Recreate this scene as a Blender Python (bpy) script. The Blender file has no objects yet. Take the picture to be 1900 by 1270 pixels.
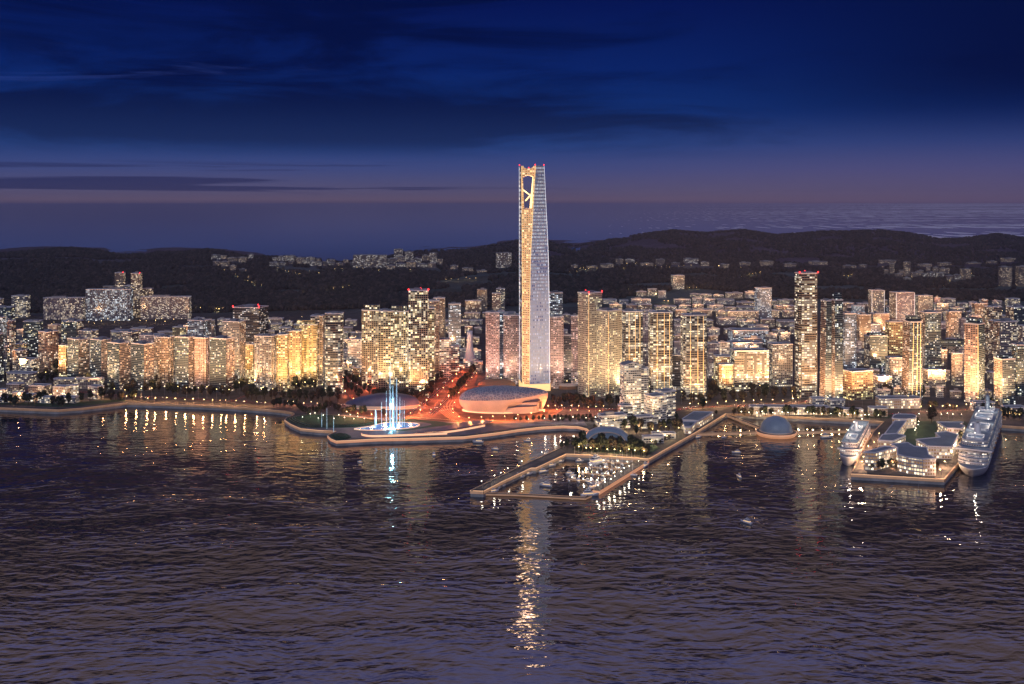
import bpy, bmesh, math, random
import numpy as np
from mathutils import Vector, noise as mnoise
rnd = random.Random(7)
S = bpy.context.scene
R = math.radians
def lin(r, g, b, k=1.0):
    f = lambda c: (c/255/12.92 if c/255 <= .04045 else ((c/255+.055)/1.055)**2.4)*k
    return (f(r), f(g), f(b), 1)

# ---------------------------------------------------------------- camera
CAMH, F, HY, CX = 400.0, 1900.0, 377.0, 950.0
cam = bpy.data.cameras.new('camera'); co = bpy.data.objects.new('camera', cam)
S.collection.objects.link(co); S.camera = co
co.location = (0, 0, CAMH); co.rotation_euler = (R(90), 0, 0)
cam.sensor_width = 36; cam.lens = 36; cam.shift_y = -258/1900
cam.clip_start = 5; cam.clip_end = 3e6
S.view_settings.view_transform = 'Standard'; S.view_settings.look = 'None'
S.view_settings.exposure = 0; S.view_settings.gamma = 1
S.render.engine = 'CYCLES'
S.cycles.use_denoising = True
S.cycles.max_bounces = 5; S.cycles.diffuse_bounces = 2; S.cycles.glossy_bounces = 3
S.cycles.transparent_max_bounces = 6; S.cycles.volume_bounces = 0
S.cycles.sample_clamp_indirect = 4; S.cycles.sample_clamp_direct = 0
S.cycles.caustics_reflective = False; S.cycles.caustics_refractive = False

# ---------------------------------------------------------------- node helper
class NT:
    def __init__(s, nt):
        s.nt = nt; nt.nodes.clear()
    def n(s, t, **kw):
        x = s.nt.nodes.new(t)
        for k, v in kw.items():
            if k.startswith('i_'):
                key = k[2:]; key = int(key) if key.isdigit() else key.replace('_', ' ')
                s.put(x.inputs[key], v)
            else: setattr(x, k, v)
        return x
    def put(s, sock, v):
        if hasattr(v, 'is_output') or isinstance(v, bpy.types.NodeSocket): s.nt.links.new(v, sock)
        elif isinstance(v, bpy.types.Node): s.nt.links.new(v.outputs[0], sock)
        else: sock.default_value = v
    def m(s, op, a, b=None, c=None, clamp=False):
        x = s.nt.nodes.new('ShaderNodeMath'); x.operation = op; x.use_clamp = clamp
        for i, v in enumerate((a, b, c)):
            if v is not None: s.put(x.inputs[i], v)
        return x.outputs[0]
    def mix(s, f, a, b, blend='MIX'):
        x = s.nt.nodes.new('ShaderNodeMix'); x.data_type = 'RGBA'; x.blend_type = blend
        s.put(x.inputs[0], f); s.put(x.inputs[6], a); s.put(x.inputs[7], b)
        return x.outputs[2]
    def ramp(s, f, stops, interp='LINEAR'):
        x = s.nt.nodes.new('ShaderNodeValToRGB'); x.color_ramp.interpolation = interp
        e = x.color_ramp.elements
        while len(e) < len(stops): e.new(.5)
        for el, (p, c) in zip(e, stops):
            el.position = p; el.color = c if len(c) == 4 else (*c, 1)
        s.put(x.inputs[0], f); return x.outputs[0]
    def comb(s, x, y, z):
        c = s.nt.nodes.new('ShaderNodeCombineXYZ')
        for i, v in enumerate((x, y, z)): s.put(c.inputs[i], v)
        return c.outputs[0]
    def smooth(s, v, a, b, lo=0., hi=1.):
        x = s.nt.nodes.new('ShaderNodeMapRange'); x.interpolation_type = 'SMOOTHSTEP'
        for i, q in enumerate((v, a, b, lo, hi)): s.put(x.inputs[i], q)
        return x.outputs[0]

# ---------------------------------------------------------------- dusk sky
wd = bpy.data.worlds.new('World'); S.world = wd; wd.use_nodes = True
T = NT(wd.node_tree)
tc = T.n('ShaderNodeTexCoord')
sp = T.n('ShaderNodeSeparateXYZ', i_0=tc.outputs['Generated'])
x_, y_, z_ = sp.outputs
az = T.m('ARCTAN2', x_, y_)                       # -0.46 left edge .. 0.46 right edge
zz = T.m('MULTIPLY', T.m('ADD', z_, .05), 1/1.05)
def zp(z): return (z+.05)/1.05
base = T.ramp(zz, [(0, lin(12, 14, 40)), (zp(-.002), lin(60, 56, 92)), (zp(.002), lin(94, 80, 104)),
    (zp(.014), lin(80, 78, 114)), (zp(.032), lin(60, 72, 124)), (zp(.056), lin(34, 64, 126)),
    (zp(.085), lin(15, 47, 112)), (zp(.13), lin(8, 34, 100)), (zp(.198), lin(5, 19, 80)),
    (zp(.212), lin(80, 50, 40)), (zp(.25), lin(52, 46, 52)), (zp(.288), lin(14, 13, 20)), (zp(.325), lin(120, 98, 86)), (zp(.37), lin(148, 126, 132)),  # bands above the frame are added to tint the water's reflections
    (zp(.44), lin(156, 150, 208)), (zp(.53), lin(110, 108, 170)), (zp(.62), lin(40, 42, 90)), (1, lin(14, 20, 52))])
# mauve toward the right near the horizon
rt = T.m('MULTIPLY', T.smooth(az, -.1, .5), T.smooth(z_, .1, .0))
base = T.mix(T.m('MULTIPLY', rt, .45), base, lin(92, 76, 112))
# darkening of the whole upper right
base = T.mix(T.m('MULTIPLY', T.smooth(az, .1, .5), T.m('MULTIPLY', T.smooth(z_, .03, .12), T.smooth(z_, .204, .198))), base, lin(4, 16, 62))
def cl(sx, sz, off, detail=7, rough=.58, dist=.6):
    v = T.comb(T.m('MULTIPLY', az, sx), T.m('MULTIPLY', z_, sz), off)
    return T.n('ShaderNodeTexNoise', i_Vector=v, i_Scale=1.0, i_Detail=detail, i_Roughness=rough, i_Distortion=dist).outputs[0]
low = T.smooth(z_, .204, .198)                        # clouds live in the low part
c1 = cl(3.0, 19, 3.1, 9, .62, .8)
side = T.m('ADD', T.smooth(az, .42, -.25, -.13, .12), T.m('MULTIPLY', T.smooth(z_, .045, .08), T.smooth(z_, .115, .075, 0., .14)))
m1 = T.m('MULTIPLY', T.smooth(T.m('ADD', c1, side), .43, .68), T.m('MULTIPLY', T.smooth(z_, .038, .062), low))
cloudc = T.mix(T.smooth(z_, .04, .12), lin(24, 44, 92), lin(3, 15, 62))
base = T.mix(T.m('MULTIPLY', m1, .95), base, cloudc)
c2 = cl(3.4, 30, 9.4, 8, .6, 1.0)                     # pale torn edges
m2 = T.m('MULTIPLY', T.smooth(c2, .54, .70), T.m('MULTIPLY', T.smooth(az, .1, -.2), T.m('MULTIPLY', T.smooth(z_, .05, .08), T.smooth(z_, .17, .12))))
base = T.mix(T.m('MULTIPLY', m2, .42), base, lin(54, 74, 150))
c3 = cl(2.8, 100, 4.7, 6, .55, .9)                   # thin streaks over the horizon, left
band = T.m('MULTIPLY', T.smooth(z_, .006, .013), T.smooth(z_, .042, .030))
m3 = T.m('MULTIPLY', T.smooth(T.m('ADD', c3, T.smooth(az, .1, -.45, -.06, .07)), .53, .62), T.m('MULTIPLY', band, T.smooth(az, .12, -.12)))
base = T.mix(T.m('MULTIPLY', m3, .8), base, lin(36, 42, 86))
bg = T.n('ShaderNodeBackground', i_Color=base, i_Strength=1.0)
out = T.n('ShaderNodeOutputWorld', i_Surface=bg.outputs[0])

sun = bpy.data.lights.new('dusk_light', 'SUN'); sun.energy = .72; sun.angle = R(25); sun.color = (.74, .82, 1)
so = bpy.data.objects.new('dusk_light', sun); S.collection.objects.link(so)
so.rotation_euler = (R(50), 0, R(-14))

# ---------------------------------------------------------------- object helpers
def link(o, parent=None):
    S.collection.objects.link(o)
    if parent is not None: o.parent = parent
    return o
def tag(o, label=None, cat=None, group=None, kind=None):
    if label: o['label'] = label
    if cat: o['category'] = cat
    if group: o['group'] = group
    if kind: o['kind'] = kind
    return o
def empty(name, loc, rz=0):
    o = bpy.data.objects.new(name, None); o.location = loc; o.rotation_euler = (0, 0, rz); return link(o)
def copy_tree(o, parent=None):
    c = o.copy(); S.collection.objects.link(c); c.parent = parent
    for ch in o.children:
        copy_tree(ch, c)
    return c
class MB:
    def __init__(s): s.v = []; s.f = []; s.m = []; s.uv = []; s.sm = []
    def face(s, pts, mat=0, uv=None, smooth=False):
        i = len(s.v); s.v += [tuple(p) for p in pts]; s.f.append(tuple(range(i, i+len(pts)))); s.m.append(mat)
        s.uv += uv if uv else [(p[0], p[1]) for p in pts]; s.sm.append(smooth)
    def prism(s, poly, z0, z1, mside=0, mtop=0, top=True, bottom=False, z1f=None, z0f=None):
        n = len(poly); u = 0
        h1 = [z1f(p) if z1f else z1 for p in poly]; h0 = [z0f(p) if z0f else z0 for p in poly]
        for i in range(n):
            a, b = poly[i], poly[(i+1) % n]; L = math.dist(a, b); j = (i+1) % n
            s.face([(a[0], a[1], h0[i]), (b[0], b[1], h0[j]), (b[0], b[1], h1[j]), (a[0], a[1], h1[i])], mside,
                   [(u, h0[i]), (u+L, h0[j]), (u+L, h1[j]), (u, h1[i])])
            u += math.ceil(L/.5)*.5
        if top: s.face([(p[0], p[1], h1[i]) for i, p in enumerate(poly)], mtop)
        if bottom: s.face([(p[0], p[1], h0[i]) for i, p in reversed(list(enumerate(poly)))], mside)
    def box(s, x0, x1, y0, y1, z0, z1, ms=0, mt=0, bottom=False):
        s.prism([(x0, y0), (x1, y0), (x1, y1), (x0, y1)], z0, z1, ms, mt, True, bottom)
    def loft(s, rings, mat=0, smooth=True, cap0=False, cap1=True, closed=True):
        n = len(rings[0])
        for k in range(len(rings)-1):
            A, B = rings[k], rings[k+1]
            for i in range(n if closed else n-1):
                j = (i+1) % n
                s.face([A[i], A[j], B[j], B[i]], mat, smooth=smooth)
        if cap1: s.face(rings[-1], mat)
        if cap0: s.face(list(reversed(rings[0])), mat)
    def tube(s, p, q, r, r2=None, mat=0, n=8):
        p, q = Vector(p), Vector(q); r2 = r if r2 is None else r2
        d = (q-p).normalized(); a = d.orthogonal().normalized(); b = d.cross(a)
        ring = lambda c, rr: [tuple(c+a*rr*math.cos(2*math.pi*i/n)+b*rr*math.sin(2*math.pi*i/n)) for i in range(n)]
        s.loft([ring(p, r), ring(q, r2)], mat, True, True, True)
    def build(s, name, mats, parent=None, merge=True, loc=None):
        me = bpy.data.meshes.new(name); me.from_pydata(s.v, [], s.f)
        uvl = me.uv_layers.new(name='UVMap'); uvl.data.foreach_set('uv', np.array(s.uv, dtype=np.float32).ravel())
        me.polygons.foreach_set('material_index', s.m); me.polygons.foreach_set('use_smooth', s.sm)
        for m in (mats if isinstance(mats, (list, tuple)) else [mats]): me.materials.append(m)
        if merge:
            bm = bmesh.new(); bm.from_mesh(me); bmesh.ops.remove_doubles(bm, verts=bm.verts, dist=.01); bm.to_mesh(me); bm.free()
        me.update()
        o = bpy.data.objects.new(name, me)
        if loc: o.location = loc
        return link(o, parent)
def ccw(poly):
    a = sum(poly[i][0]*poly[(i+1) % len(poly)][1]-poly[(i+1) % len(poly)][0]*poly[i][1] for i in range(len(poly)))
    return poly if a > 0 else poly[::-1]
def W(px, py, z=0.0):
    Y = F*(CAMH-z)/(py-HY); return ((px-CX)*Y/F, Y)
def WZ(px, py, z=0.0): return (*W(px, py, z), z)
def catmull(pts, k=8, closed=False):
    n = len(pts); o = []
    for i in range(n if closed else n-1):
        g = lambda j: np.array(pts[j % n] if closed else pts[max(0, min(n-1, j))], float)
        p0, p1, p2, p3 = g(i-1), g(i), g(i+1), g(i+2)
        for t in np.linspace(0, 1, k, endpoint=False):
            o.append(tuple(.5*((2*p1)+(-p0+p2)*t+(2*p0-5*p1+4*p2-p3)*t*t+(-p0+3*p1-3*p2+p3)*t**3)))
    if not closed: o.append(tuple(pts[-1]))
    return o
def offset(poly, d):
    """shrinks a ccw polygon by d"""
    n = len(poly); o = []
    for i in range(n):
        a, b, c = Vector(poly[i-1]), Vector(poly[i]), Vector(poly[(i+1) % n])
        e1 = (b-a).normalized(); e2 = (c-b).normalized()
        n1 = Vector((-e1.y, e1.x)); n2 = Vector((-e2.y, e2.x)); m = n1+n2
        if m.length < 1e-4: m = n1
        m.normalize(); k = d/max(.35, m.dot(n1)); q = b+m*k; o.append((q.x, q.y))
    return o

# ---------------------------------------------------------------- materials
M = {}
def mat(name, col, rough=.7, metal=0., emit=None, es=0., noise=None, spec=.4, bump=0.):
    m = bpy.data.materials.new(name); m.use_nodes = True; t = NT(m.node_tree)
    c = (*col, 1) if len(col) == 3 else col
    p = t.n('ShaderNodeBsdfPrincipled'); p.inputs['Roughness'].default_value = rough; p.inputs['Metallic'].default_value = metal
    p.inputs['Specular IOR Level'].default_value = spec
    if noise or bump:
        tcn = t.n('ShaderNodeTexCoord'); sc = noise[0] if noise else .2
        nz = t.n('ShaderNodeTexNoise', i_Vector=tcn.outputs['Object'], i_Scale=sc, i_Detail=5.0, i_Roughness=.65)
        if noise:
            k = noise[1]; f = t.smooth(nz.outputs[0], .3, .7)
            t.put(p.inputs['Base Color'], t.mix(f, tuple(q*(1-k) for q in c[:3])+(1,), tuple(min(1, q*(1+k)) for q in c[:3])+(1,)))
        if bump:
            b = t.n('ShaderNodeBump', i_Height=nz.outputs[0], i_Distance=bump); t.put(p.inputs['Normal'], b.outputs[0])
    if not noise: p.inputs['Base Color'].default_value = c
    if emit:
        p.inputs['Emission Color'].default_value = (*emit, 1) if len(emit) == 3 else emit; p.inputs['Emission Strength'].default_value = es
    t.n('ShaderNodeOutputMaterial', i_Surface=p.outputs[0]); M[name] = m; return m

def facade(name, wall, lit=.4, warm=(1, .72, .38), cool=(1, .93, .8), es=1.2, bay=4., fl=3.8, run=3, wu=(.13, .87), wv=(.26, .86), glass=(.02, .03, .045), mixw=.66, base=0., basec=(1, .6, .3), lines=0., bmin=.22, bamp=1.3):
    """wall with a regular grid of windows; uv in metres; a share of the windows is lit"""
    m = bpy.data.materials.new(name); m.use_nodes = True; t = NT(m.node_tree)
    uv = t.n('ShaderNodeUVMap'); s = t.n('ShaderNodeSeparateXYZ', i_0=uv.outputs[0])
    oi = t.n('ShaderNodeObjectInfo'); rn = t.m('MULTIPLY', oi.outputs['Random'], 977.0)
    u = t.m('DIVIDE', s.outputs[0], t.m('MULTIPLY', bay, t.m('ADD', .82, t.m('MULTIPLY', t.m('FRACT', t.m('MULTIPLY', rn, .713)), .5)))); v = t.m('DIVIDE', s.outputs[1], fl)
    cu, cv = t.m('FLOOR', u), t.m('FLOOR', v); fu, fv = t.m('FRACT', u), t.m('FRACT', v)
    wm = t.m('MULTIPLY', t.m('MULTIPLY', t.m('GREATER_THAN', fu, wu[0]), t.m('LESS_THAN', fu, wu[1])),
             t.m('MULTIPLY', t.m('GREATER_THAN', fv, wv[0]), t.m('LESS_THAN', fv, wv[1])))
    a = t.n('ShaderNodeTexWhiteNoise', noise_dimensions='3D', i_0=t.comb(cu, cv, rn))
    cr = t.m('FLOOR', t.m('DIVIDE', t.m('ADD', cu, t.m('MULTIPLY', cv, 1.7)), float(run)))
    b = t.n('ShaderNodeTexWhiteNoise', noise_dimensions='3D', i_0=t.comb(cr, cv, t.m('ADD', rn, 31.)))
    cl_ = t.n('ShaderNodeTexNoise', i_Vector=t.comb(t.m('MULTIPLY', cu, .13), t.m('MULTIPLY', cv, .16), rn), i_Scale=1.0, i_Detail=2.0)
    k = t.smooth(cl_.outputs[0], .34, .62, .35, 1.45)
    l1 = t.m('LESS_THAN', a.outputs[0], t.m('MULTIPLY', k, lit*.5)); l2 = t.m('LESS_THAN', b.outputs[0], t.m('MULTIPLY', k, lit*.62))
    on = t.m('MULTIPLY', t.m('MAXIMUM', l1, l2), wm)
    rs = t.n('ShaderNodeSeparateXYZ', i_0=a.outputs[1])
    br = t.m('ADD', t.m('MULTIPLY', t.m('POWER', rs.outputs[1], 2.2), bamp), bmin)
    tw = t.mix(t.m('MULTIPLY', t.m('ADD', rs.outputs[0], mixw-.5), 1., clamp=True), (*cool, 1), (*warm, 1))
    e = t.m('MULTIPLY', t.m('MULTIPLY', on, br), es)
    if lines:   # wall between panes glows: golden wash put into the material
        ln = t.m('MULTIPLY', t.m('SUBTRACT', 1., wm), lines); e = t.m('ADD', e, ln)
    if base:    # unlit panes get an added glow to brighten the whole face
        e = t.m('ADD', e, t.m('MULTIPLY', t.m('MULTIPLY', wm, t.m('SUBTRACT', 1., on)), base))
        tw = t.mix(on, (*basec, 1), tw)
    p = t.n('ShaderNodeBsdfPrincipled')
    tcn = t.n('ShaderNodeTexCoord')
    st = t.n('ShaderNodeTexNoise', i_Vector=tcn.outputs['Object'], i_Scale=.06, i_Detail=4.0)
    hv = t.n('ShaderNodeHueSaturation'); t.put(hv.inputs['Color'], (*wall, 1))
    t.put(hv.inputs['Value'], t.m('ADD', t.m('MULTIPLY', oi.outputs['Random'], .5), t.m('ADD', .6, t.m('MULTIPLY', st.outputs[0], .3))))
    t.put(hv.inputs['Hue'], t.m('ADD', .485, t.m('MULTIPLY', t.m('FRACT', t.m('MULTIPLY', rn, .37)), .03)))
    slab = t.m('LESS_THAN', fv, .13); wc = t.mix(t.m('MULTIPLY', slab, .55), hv.outputs[0], (.6, .58, .56, 1))
    t.put(p.inputs['Base Color'], t.mix(wm, wc, (*glass, 1)))
    t.put(p.inputs['Roughness'], t.smooth(wm, 0., 1., .75, .16))
    t.put(p.inputs['Emission Color'], tw); t.put(p.inputs['Emission Strength'], e)
    t.n('ShaderNodeOutputMaterial', i_Surface=p.outputs[0]); M[name] = m; m.cycles.emission_sampling = 'NONE'; return m

facade('teal', (.05, .085, .10), lit=0.28, warm=(1, .85, .45), cool=(.9, .97, 1), es=1.27, bay=3.6, fl=3.7, run=3)
facade('brown', (.34, .22, .16), lit=0.42, warm=(1, .68, .36), cool=(1, .86, .7), es=1.18, bay=3.8, fl=3.6, run=2)
facade('pink', (.44, .3, .27), lit=0.46, warm=(1, .62, .42), cool=(1, .82, .8), es=1.18, bay=3.4, fl=3.6, run=4, wv=(.34, .8))
facade('gold', (.62, .42, .19), lit=0.42, warm=(1, .74, .32), cool=(1, .9, .6), es=1.73, bay=3.8, fl=3.6, run=2)
facade('grid', (.42, .34, .2), lit=0.42, warm=(1, .78, .4), cool=(1, .93, .72), es=1.48, bay=4.6, fl=4.2, run=2, wu=(.1, .9), wv=(.12, .88))
facade('gray', (.26, .24, .25), lit=0.46, warm=(1, .76, .42), cool=(1, .92, .78), es=1.13, bay=3.4, fl=3.6, run=3)
facade('blue', (.13, .18, .28), lit=0.46, warm=(1, .85, .62), cool=(.8, .9, 1), es=1.18, bay=3.4, fl=3.6, run=3, mixw=.3)
facade('white', (.62, .6, .58), lit=0.55, warm=(1, .74, .42), cool=(1, .9, .75), es=1.52, bay=4.4, fl=4.0, run=4, wv=(.3, .84), wu=(.06, .94))
facade('dark', (.035, .03, .035), lit=0.35, warm=(1, .75, .5), cool=(.95, .9, .95), es=1.02, bay=3.6, fl=3.6, run=5, wv=(.35, .8))
facade('band', (.14, .11, .09), lit=.66, warm=(1, .78, .45), cool=(1, .92, .78), es=1.32, bay=4.4, fl=4.6, run=11, wu=(.06, .94), wv=(.25, .8))
facade('mauve', (.3, .24, .3), lit=0.46, warm=(1, .74, .45), cool=(1, .9, .8), es=0.97, bay=3.2, fl=3.4, run=3)
facade('olive', (.5, .43, .32), lit=.34, warm=(1, .84, .45), cool=(1, .95, .7), es=1.44, bay=3.8, fl=4.2, run=2, wv=(.3, .8), wu=(.2, .8))
facade('ochre', (.4, .26, .12), lit=0.42, warm=(1, .78, .3), cool=(1, .9, .5), es=1.52, bay=4.4, fl=4.4, run=3, wv=(.3, .8))
facade('lowrise', (.36, .28, .24), lit=0.50, warm=(1, .72, .4), cool=(1, .86, .62), es=1.07, bay=3.4, fl=3.3, run=3, wv=(.28, .82))
facade('lowcool', (.28, .27, .32), lit=0.50, warm=(1, .76, .46), cool=(1, .92, .8), es=1.02, bay=3.4, fl=3.3, run=3, wv=(.28, .82))
facade('far', (.2, .15, .13), lit=0.42, warm=(1, .66, .36), cool=(1, .85, .7), es=.45, bay=4.6, fl=4.2, run=2)
facade('farcool', (.2, .16, .14), lit=0.42, warm=(1, .82, .6), cool=(.9, .92, 1), es=.62, bay=4.6, fl=4.2, run=2)
facade('hero_front', (.38, .42, .6), lit=1.2, bmin=.45, bamp=.5, warm=(1, .86, .72), cool=(.8, .87, 1), es=.85, bay=3.3, fl=7.2, run=24, mixw=.35, base=.16, basec=(.4, .5, 1), wu=(.18, .82), wv=(.3, .8), glass=(.12, .15, .28))
facade('hero_warm', (.75, .5, .28), lit=.85, warm=(1, .62, .25), cool=(1, .82, .5), es=1.25, bay=4, fl=4.6, run=2, mixw=.6, base=.5, basec=(1, .52, .2), lines=.6)
facade('hero_side', (.3, .27, .3), lit=.7, warm=(1, .75, .45), cool=(.8, .85, 1), es=.8, bay=5, fl=9, run=2)
facade('terminal', (.6, .52, .5), lit=0.63, warm=(1, .72, .4), cool=(1, .85, .65), es=2.04, base=.3, basec=(1, .55, .25), bay=4, fl=5.2, run=3, wv=(.2, .8))
facade('ship_side', (.8, .78, .8), lit=0.42, warm=(1, .78, .55), cool=(1, .9, .8), es=1.56, base=.12, basec=(1, .7, .5), bay=3.2, fl=3.0, run=2, wv=(.25, .8), glass=(.06, .07, .1))

mat('roof', (.25, .28, .31), .8, noise=(.02, .18)); mat('parapet', (.72, .7, .74), .7)
mat('plant', (.3, .3, .32), .8); mat('roof_dark', (.09, .09, .1), .8)
mat('asphalt', (.05, .05, .055), .75, noise=(.05, .3)); mat('paving', (.10, .088, .08), .8, noise=(.03, .35))
mat('glow_paving', (.3, .12, .07), .8, noise=(.03, .4)); mat('plaza_stone', (.24, .2, .21), .7, noise=(.02, .3))  # red street glow put into the plaza's paving colour
mat('grass', (.03, .06, .03), .9, noise=(.03, .5)); mat('lawn', (.05, .1, .06), .9, noise=(.02, .4))
mat('deck', (.16, .13, .11), .8, noise=(.05, .3)); mat('kerb', (.62, .42, .28), .75, noise=(.08, .15))
mat('quay_glow', (.55, .4, .28), .8, emit=(1, .5, .24), es=.2, noise=(.05, .2))  # quay walls glow themselves: promenade light put into the material
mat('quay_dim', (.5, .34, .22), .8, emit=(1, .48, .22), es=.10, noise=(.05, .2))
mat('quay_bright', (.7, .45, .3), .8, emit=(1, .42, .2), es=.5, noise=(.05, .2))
mat('concrete', (.42, .4, .38), .85, noise=(.05, .25)); mat('steel', (.4, .4, .42), .4, metal=.8)
mat('bark', (.07, .05, .035), .9); mat('leaf', (.06, .065, .035), .85, noise=(.25, .5)); mat('leaf_dark', (.035, .045, .025), .85, noise=(.25, .5)); mat('leaf_brown', (.085, .06, .04), .85, noise=(.25, .5))
mat('lamp_warm', (1, .8, .5), emit=(1, .72, .28), es=9); mat('lamp_white', (1, .95, .85), emit=(1, .95, .75), es=9)
mat('lamp_red', (1, .1, .08), emit=(1, .03, .03), es=3.6); mat('strip_gold', (1, .7, .3), emit=(1, .66, .28), es=.75)
mat('strip_white', (1, 1, 1), emit=(.85, .9, 1), es=.75); mat('glow_column', (1, .85, .5), emit=(1, .72, .26), es=2.2)
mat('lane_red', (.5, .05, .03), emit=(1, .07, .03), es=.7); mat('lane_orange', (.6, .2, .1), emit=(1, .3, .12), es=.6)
mat('white_paint', (.78, .77, .8), .45); mat('ship_white', (.82, .82, .84), .5, noise=(.05, .06)); mat('ship_deck', (.2, .26, .33), .7, noise=(.05, .2))
mat('ship_blue', (.2, .28, .4), .5); mat('glass_dark', (.02, .03, .05), .12); mat('car_paint', (.1, .1, .12), .3)
mat('dome_skin', (.3, .38, .46), .4, noise=(.03, .1)); mat('hall_skin', (.10, .10, .17), .45, noise=(.05, .2))
mat('shell_light', (.8, .62, .5), .55, noise=(.03, .08)); mat('wood', (.34, .2, .12), .7)
mat('jet', (.75, .88, 1), .4, emit=(.42, .8, 1), es=.5)  # spray glows by itself, fountain light put into its colour
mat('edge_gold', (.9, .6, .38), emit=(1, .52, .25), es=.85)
mat('pool', (.03, .12, .3), .12, emit=(.08, .3, .75), es=.45, noise=(.2, .6), bump=.6)
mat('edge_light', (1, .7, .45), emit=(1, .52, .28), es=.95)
mat('entry_glow', (1, .7, .35), emit=(1, .6, .24), es=1.2)
# ================================================================ water
def water_mat():
    m = bpy.data.materials.new('water'); m.use_nodes = True; t = NT(m.node_tree)
    tcn = t.n('ShaderNodeTexCoord'); s = t.n('ShaderNodeSeparateXYZ', i_0=tcn.outputs['Object']); X, Y, _ = s.outputs
    warp = t.n('ShaderNodeTexNoise', i_Vector=t.comb(t.m('MULTIPLY', X, .006), t.m('MULTIPLY', Y, .006), 0.), i_Scale=1., i_Detail=2.)
    Y2 = t.m('ADD', Y, t.m('MULTIPLY', warp.outputs[0], 60.))
    def nz(sx, sy, z, det, ro, di=0.):
        return t.n('ShaderNodeTexNoise', i_Vector=t.comb(t.m('MULTIPLY', X, sx), t.m('MULTIPLY', Y2, sy), z), i_Scale=1., i_Detail=det, i_Roughness=ro, i_Distortion=di).outputs[0]
    n1 = nz(.046, .088, 0., 2., .45, .3); n2 = nz(.12, .24, 5., 2., .5, .2); n3 = nz(.008, .014, 9., 2., .5)
    calm = t.smooth(n3, .35, .68, .5, 1.3)
    h = t.m('MULTIPLY', t.m('ADD', t.m('MULTIPLY', n1, 1.05), t.m('MULTIPLY', n2, .12)), calm)
    b = t.n('ShaderNodeBump', i_Height=h, i_Distance=1.0); t.put(b.inputs['Strength'], t.smooth(Y, 2300., 9000., 1., .12))
    # painted into the colour: pale glints far out on the open sea, denser to the right
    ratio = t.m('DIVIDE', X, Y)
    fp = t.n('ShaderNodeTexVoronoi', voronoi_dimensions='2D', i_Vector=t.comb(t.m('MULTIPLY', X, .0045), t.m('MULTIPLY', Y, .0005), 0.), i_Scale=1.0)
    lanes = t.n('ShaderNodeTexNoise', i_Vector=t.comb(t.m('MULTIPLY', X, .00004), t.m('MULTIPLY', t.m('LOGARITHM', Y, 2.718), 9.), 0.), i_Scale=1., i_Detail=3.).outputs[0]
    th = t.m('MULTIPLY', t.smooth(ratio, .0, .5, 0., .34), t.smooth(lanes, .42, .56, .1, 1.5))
    glints = t.m('MULTIPLY', t.m('LESS_THAN', fp.outputs[0], th), t.smooth(Y, 9000., 12000.))  # speckle of sea glitter painted as pale patches
    p = t.n('ShaderNodeBsdfPrincipled')
    t.put(p.inputs['Base Color'], t.mix(glints, (.008, .014, .034, 1), (.9, .88, 1, 1)))
    t.put(p.inputs['Roughness'], t.m('MAXIMUM', t.smooth(glints, 0., 1., .0, .9), t.smooth(Y, 2500., 14000., .035, .08))); p.inputs['IOR'].default_value = 2.2
    t.put(p.inputs['Normal'], b.outputs[0])
    t.n('ShaderNodeOutputMaterial', i_Surface=p.outputs[0]); return m
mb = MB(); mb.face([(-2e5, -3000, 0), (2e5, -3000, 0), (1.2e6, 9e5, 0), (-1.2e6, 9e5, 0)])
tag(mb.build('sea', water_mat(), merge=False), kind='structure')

# ================================================================ terrain
def crest_y(px):
    return np.interp(px, [600, 720, 900, 1100, 1200], [6.5, 4, 1.5, 1.5, 6.5])+np.interp(px, [-300, 0, 60, 130, 180, 215, 270, 290, 340, 385, 420, 450, 520, 560, 620, 655, 700, 740, 800, 860, 920, 960, 1000, 1035, 1070, 1100, 1150, 1200, 1250, 1310, 1380, 1440, 1480, 1540, 1640, 1690, 1740, 1780, 1850, 1900, 2200],
        [474, 468, 463, 458, 462, 470, 472, 466, 466, 461, 466, 474, 476, 481, 488, 487, 478, 468, 467, 466, 456, 448, 444, 456, 460, 453, 440, 428, 422, 428, 422, 433, 430, 424, 423, 429, 440, 440, 430, 438, 445])
def crest_Y(px): return np.interp(px, [400, 760, 1200], [7000, 8200, 9600])
def hgt(x, Y):
    px = min(2300, max(-400, 950+1900*x/Y)); YR = float(crest_Y(px)); hc = CAMH-(float(crest_y(px))-HY)*YR/1900
    hB = np.interp(px, [0, 400, 800, 1050, 1250, 1900], [16, 14, 10, 22, 34, 22])
    hC = np.interp(px, [0, 440, 650, 800, 950, 1150, 1300, 1900], [42, 34, 24, 28, 44, 30, 30, 20])
    hD = np.interp(px, [0, 440, 560, 650, 950, 1100, 1300, 1900], [72, 62, 40, 26, 46, 34, 26, 14])
    k = [2900, 3600, 4300, 5200, 6200, YR, YR+1600, YR+3200]; v = [8, 8, hB, hC, hD, hc, hc*.35-10, -60]
    if Y <= 2900: return 8.
    if Y >= k[-1]: return -60.
    i = int(np.searchsorted(k, Y))-1; i = max(0, min(len(k)-2, i)); t = (Y-k[i])/(k[i+1]-k[i])
    if i >= 4: t = t*t*(3-2*t)
    h = v[i]+(v[i+1]-v[i])*t
    a = min(1., max(0., (Y-4000)/2600)); d = abs(Y-YR)
    n = mnoise.fractal((x*.0011, Y*.0011, 3.), .8, 2.1, 5)
    return h+n*a*(10 if d < 500 else 26)
def ground(px, py):
    """march from the camera through picture column px to the ground seen at row py"""
    Y = F*(CAMH-8)/(py-HY)
    if Y <= 2900: return (px-CX)*Y/F, Y, 8.
    Y = 2900.
    while Y < 12000:
        z = hgt((px-CX)*Y/F, Y)
        if HY+F*(CAMH-z)/Y <= py: break
        Y += 12
    return (px-CX)*Y/F, Y, z
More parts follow.
